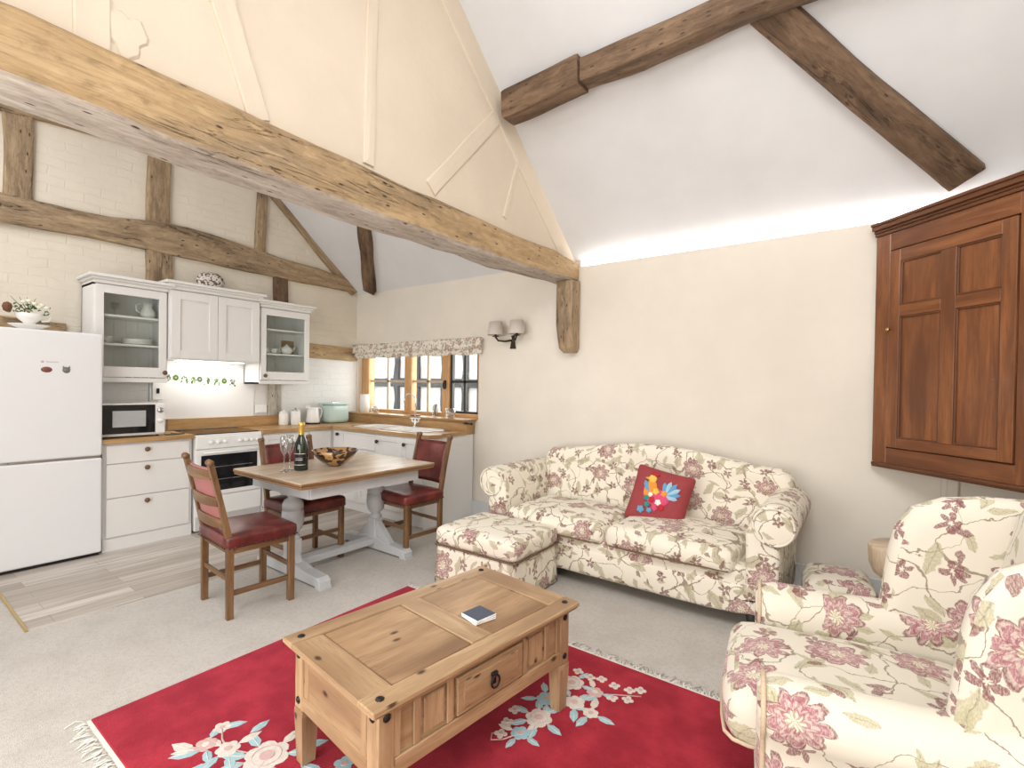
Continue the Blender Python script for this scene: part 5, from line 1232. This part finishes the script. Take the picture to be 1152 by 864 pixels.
for (a, c_) in ((-hy_ + .114, -.054), (.054, hy_ - .114)):
    MB().bb(-hx_ + rail + .004, hx_ - rail - .004, a, c_, H - .020, H - .003, bev=.003, grain=1).build('top_panel', 'pine_panel', ct)
def stud(X, par): MB().lathe([(.014, 0), (.013, .003), (.008, .006), (0, .007)], X=X, n=8, smooth=False).build('iron_stud', 'black', par)
lx, ly = hx_ - .055, hy_ - .06
for sx in (-1, 1):
    for sy in (-1, 1):
        b = MB(); b.box((sx * lx, sy * ly, (H - .03 + .20) / 2), (.06, .06, H - .03 - .20), bev=.004)
        X = T(sx * lx, sy * ly, 0)
        b.lathe([(.034, 0), (.044, .18), (.044, .195), (.042, .20)], n=4, X=X, smooth=False); lg = b.build('leg', 'pine', ct)
        stud(T(sx * (hx_ - .04), sy * (hy_ - .045), H), ct)
        for z in (.40, .235): stud(T(sx * (lx + .03), sy * ly, z) @ rot(0, 90 * sx, 0), lg); stud(T(sx * lx, sy * (ly + .03), z) @ rot(-90 * sy, 0, 0), lg)
zb, zt2 = .205, H - .03
for sx in (-1, 1):
    b = MB(); xo = sx * (lx + .012)
    b.bb(xo - .012, xo + .004, -ly + .03, ly - .03, zb, zt2)
    q = xo + sx * .004
    def rb(y0, y1, z0, z1, t=.012): b.bb(min(q, q + sx * t), max(q, q + sx * t), y0, y1, z0, z1, bev=.003)
    rb(-ly + .03, ly - .03, zb, zb + .055); rb(-ly + .03, ly - .03, zt2 - .022, zt2)
    for y in (-.40, -.325, -.19, .19, .325, .40): rb(y - .014, y + .014, zb + .055, zt2 - .022, .010)
    for y in (-.255, .255): rb(y - .042, y + .042, zb + .07, zt2 - .035, .006)
    b.build('side_rail', 'pine', ct)
for sy in (-1, 1):
    b = MB(); yo = sy * (ly + .012); b.bb(-lx + .03, lx - .03, yo - .012, yo + .004, zb, zt2); q = yo + sy * .004
    def rb(x0, x1, z0, z1, t=.012): b.bb(x0, x1, min(q, q + sy * t), max(q, q + sy * t), z0, z1, bev=.003)
    rb(-lx + .03, lx - .03, zb, zb + .055); rb(-lx + .03, lx - .03, zt2 - .022, zt2)
    for x in (-.19, .19): rb(x - .014, x + .014, zb + .055, zt2 - .022)
    rb(-.15, .15, zb + .075, zt2 - .04, .006); b.build('end_panel', 'pine', ct)
b = MB(); b.bb(lx + .014, lx + .032, -.165, .165, zb + .062, zt2 - .028, bev=.003); b.bb(lx + .030, lx + .036, -.14, .14, zb + .08, zt2 - .045, bev=.004)
dr = b.build('drawer', 'pine', ct)
b = MB(); xq = lx + .037; b.box((xq + .003, 0, .335), (.006, .02, .045), bev=.002); b.box((xq + .006, 0, .352), (.014, .03, .012), bev=.003)
b.tube([(xq + .012, .020 * math.sin(a), .325 + .022 * math.cos(a)) for a in [2 * PI * k / 20 for k in range(21)]], .004, 6, cap=False); b.build('ring_pull', 'black', dr)
# coasters
cx_, cy_, zz = -1.243, 1.502, .0175 + H
for k in range(3):
    c = MB(); X = T(cx_, cy_, zz + .0030 + k * .0062) @ rot(0, 0, -15 + k * 3); c.box((0, 0, 0), (.10, .10, .0055), bev=.0015, X=X, mi=1); c.box((0, 0, .0031), (.096, .096, .0008), X=X, mi=0)
    tag(c.build('coaster', ['dark_blue', 'paper']), ('lowest', 'middle', 'topmost dark blue')[k] + ' square coaster of the small stack on the coffee table', 'coaster', 'coasters on the coffee table')

# ------------------------------------------------------------------ corner cupboard
ang = -44
cc = thing('corner_cupboard', 'large polished oak corner cupboard with four-panelled door hung high on the right', 'cupboard', (.025, 4.0, 0), ang)
Wd, zb, zt = .865, .945, 2.41
# front lies along local +x, facing local -y; depth towards +y (into the corner)
b = MB()
inv = (rot(0, 0, -ang) @ T(-.025, -4.0, 0))
def lw(x, y): v = inv @ Vector((x, y, 0)); return (v.x, v.y)
poly = [(0, 0), (Wd, 0), lw(XR - .02, 3.40 - .02), lw(XR - .02, W - .04), lw(.025, W - .01)]
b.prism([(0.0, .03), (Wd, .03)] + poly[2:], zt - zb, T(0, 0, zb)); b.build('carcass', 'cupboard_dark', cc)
b = MB(); b.bb(0, .095, 0, .03, zb, zt, bev=.003); b.bb(Wd - .075, Wd, 0, .03, zb, zt, bev=.003); b.bb(.095, Wd - .075, 0, .03, zb, zb + .10, bev=.003); b.bb(.095, Wd - .075, 0, .03, zt - .11, zt, bev=.003)
b.build('face_frame', 'cupboard', cc)
dx0, dx1, dz0, dz1 = .102, Wd - .08, zb + .107, zt - .117
b = MB(); st = .068; xm = (dx0 + dx1) / 2 + .015; zm = dz0 + (dz1 - dz0) * .69
b.bb(dx0, dx0 + st, -.008, .022, dz0, dz1, bev=.003); b.bb(dx1 - st, dx1, -.008, .022, dz0, dz1, bev=.003); b.bb(dx0 + st, dx1 - st, -.008, .022, dz0, dz0 + .06, bev=.003); b.bb(dx0 + st, dx1 - st, -.008, .022, dz1 - .075, dz1, bev=.003)
b.bb(xm - .04, xm + .04, -.008, .022, dz0 + .06, dz1 - .075, bev=.003); b.bb(dx0 + st, xm - .04, -.008, .022, zm - .035, zm + .035, bev=.003); b.bb(xm + .04, dx1 - st, -.008, .022, zm - .035, zm + .035, bev=.003)
do = b.build('door', 'cupboard', cc)
for (a, c_) in ((dx0 + st, xm - .04), (xm + .04, dx1 - st)):
    for (z0, z1) in ((dz0 + .06, zm - .035), (zm + .035, dz1 - .075)):
        MB().bb(a, c_, .008, .018, z0, z1, grain=2).build('panel', 'cupboard', do)
        m = MB(); e = .010
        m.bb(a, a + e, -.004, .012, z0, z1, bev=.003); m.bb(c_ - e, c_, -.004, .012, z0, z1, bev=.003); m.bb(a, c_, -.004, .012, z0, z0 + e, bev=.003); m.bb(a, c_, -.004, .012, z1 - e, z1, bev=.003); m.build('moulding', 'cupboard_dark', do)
MB().lathe([(.006, 0), (.006, .012), (.012, .018), (.010, .026), (0, .028)], X=T(dx0 + .012, -.008, dz0 + (dz1 - dz0) * .60) @ rot(90, 0, 0), n=14).build('knob', 'brass', do)
b = MB()
for (o_, h0, h1) in ((.012, 0, .02), (.022, .02, .035), (.040, .035, .062), (.05, .062, .08)): b.bb(-.004, Wd + o_ * .4, -o_, .05, zt + h0, zt + h1, bev=.003)
b.build('cornice', 'cupboard_dark', cc)
b = MB(); b.bb(0, Wd, -.012, .03, zb - .02, zb, bev=.004); b.bb(0, Wd, -.006, .03, zb - .03, zb - .02, bev=.002); b.build('base_moulding', 'cupboard_dark', cc)
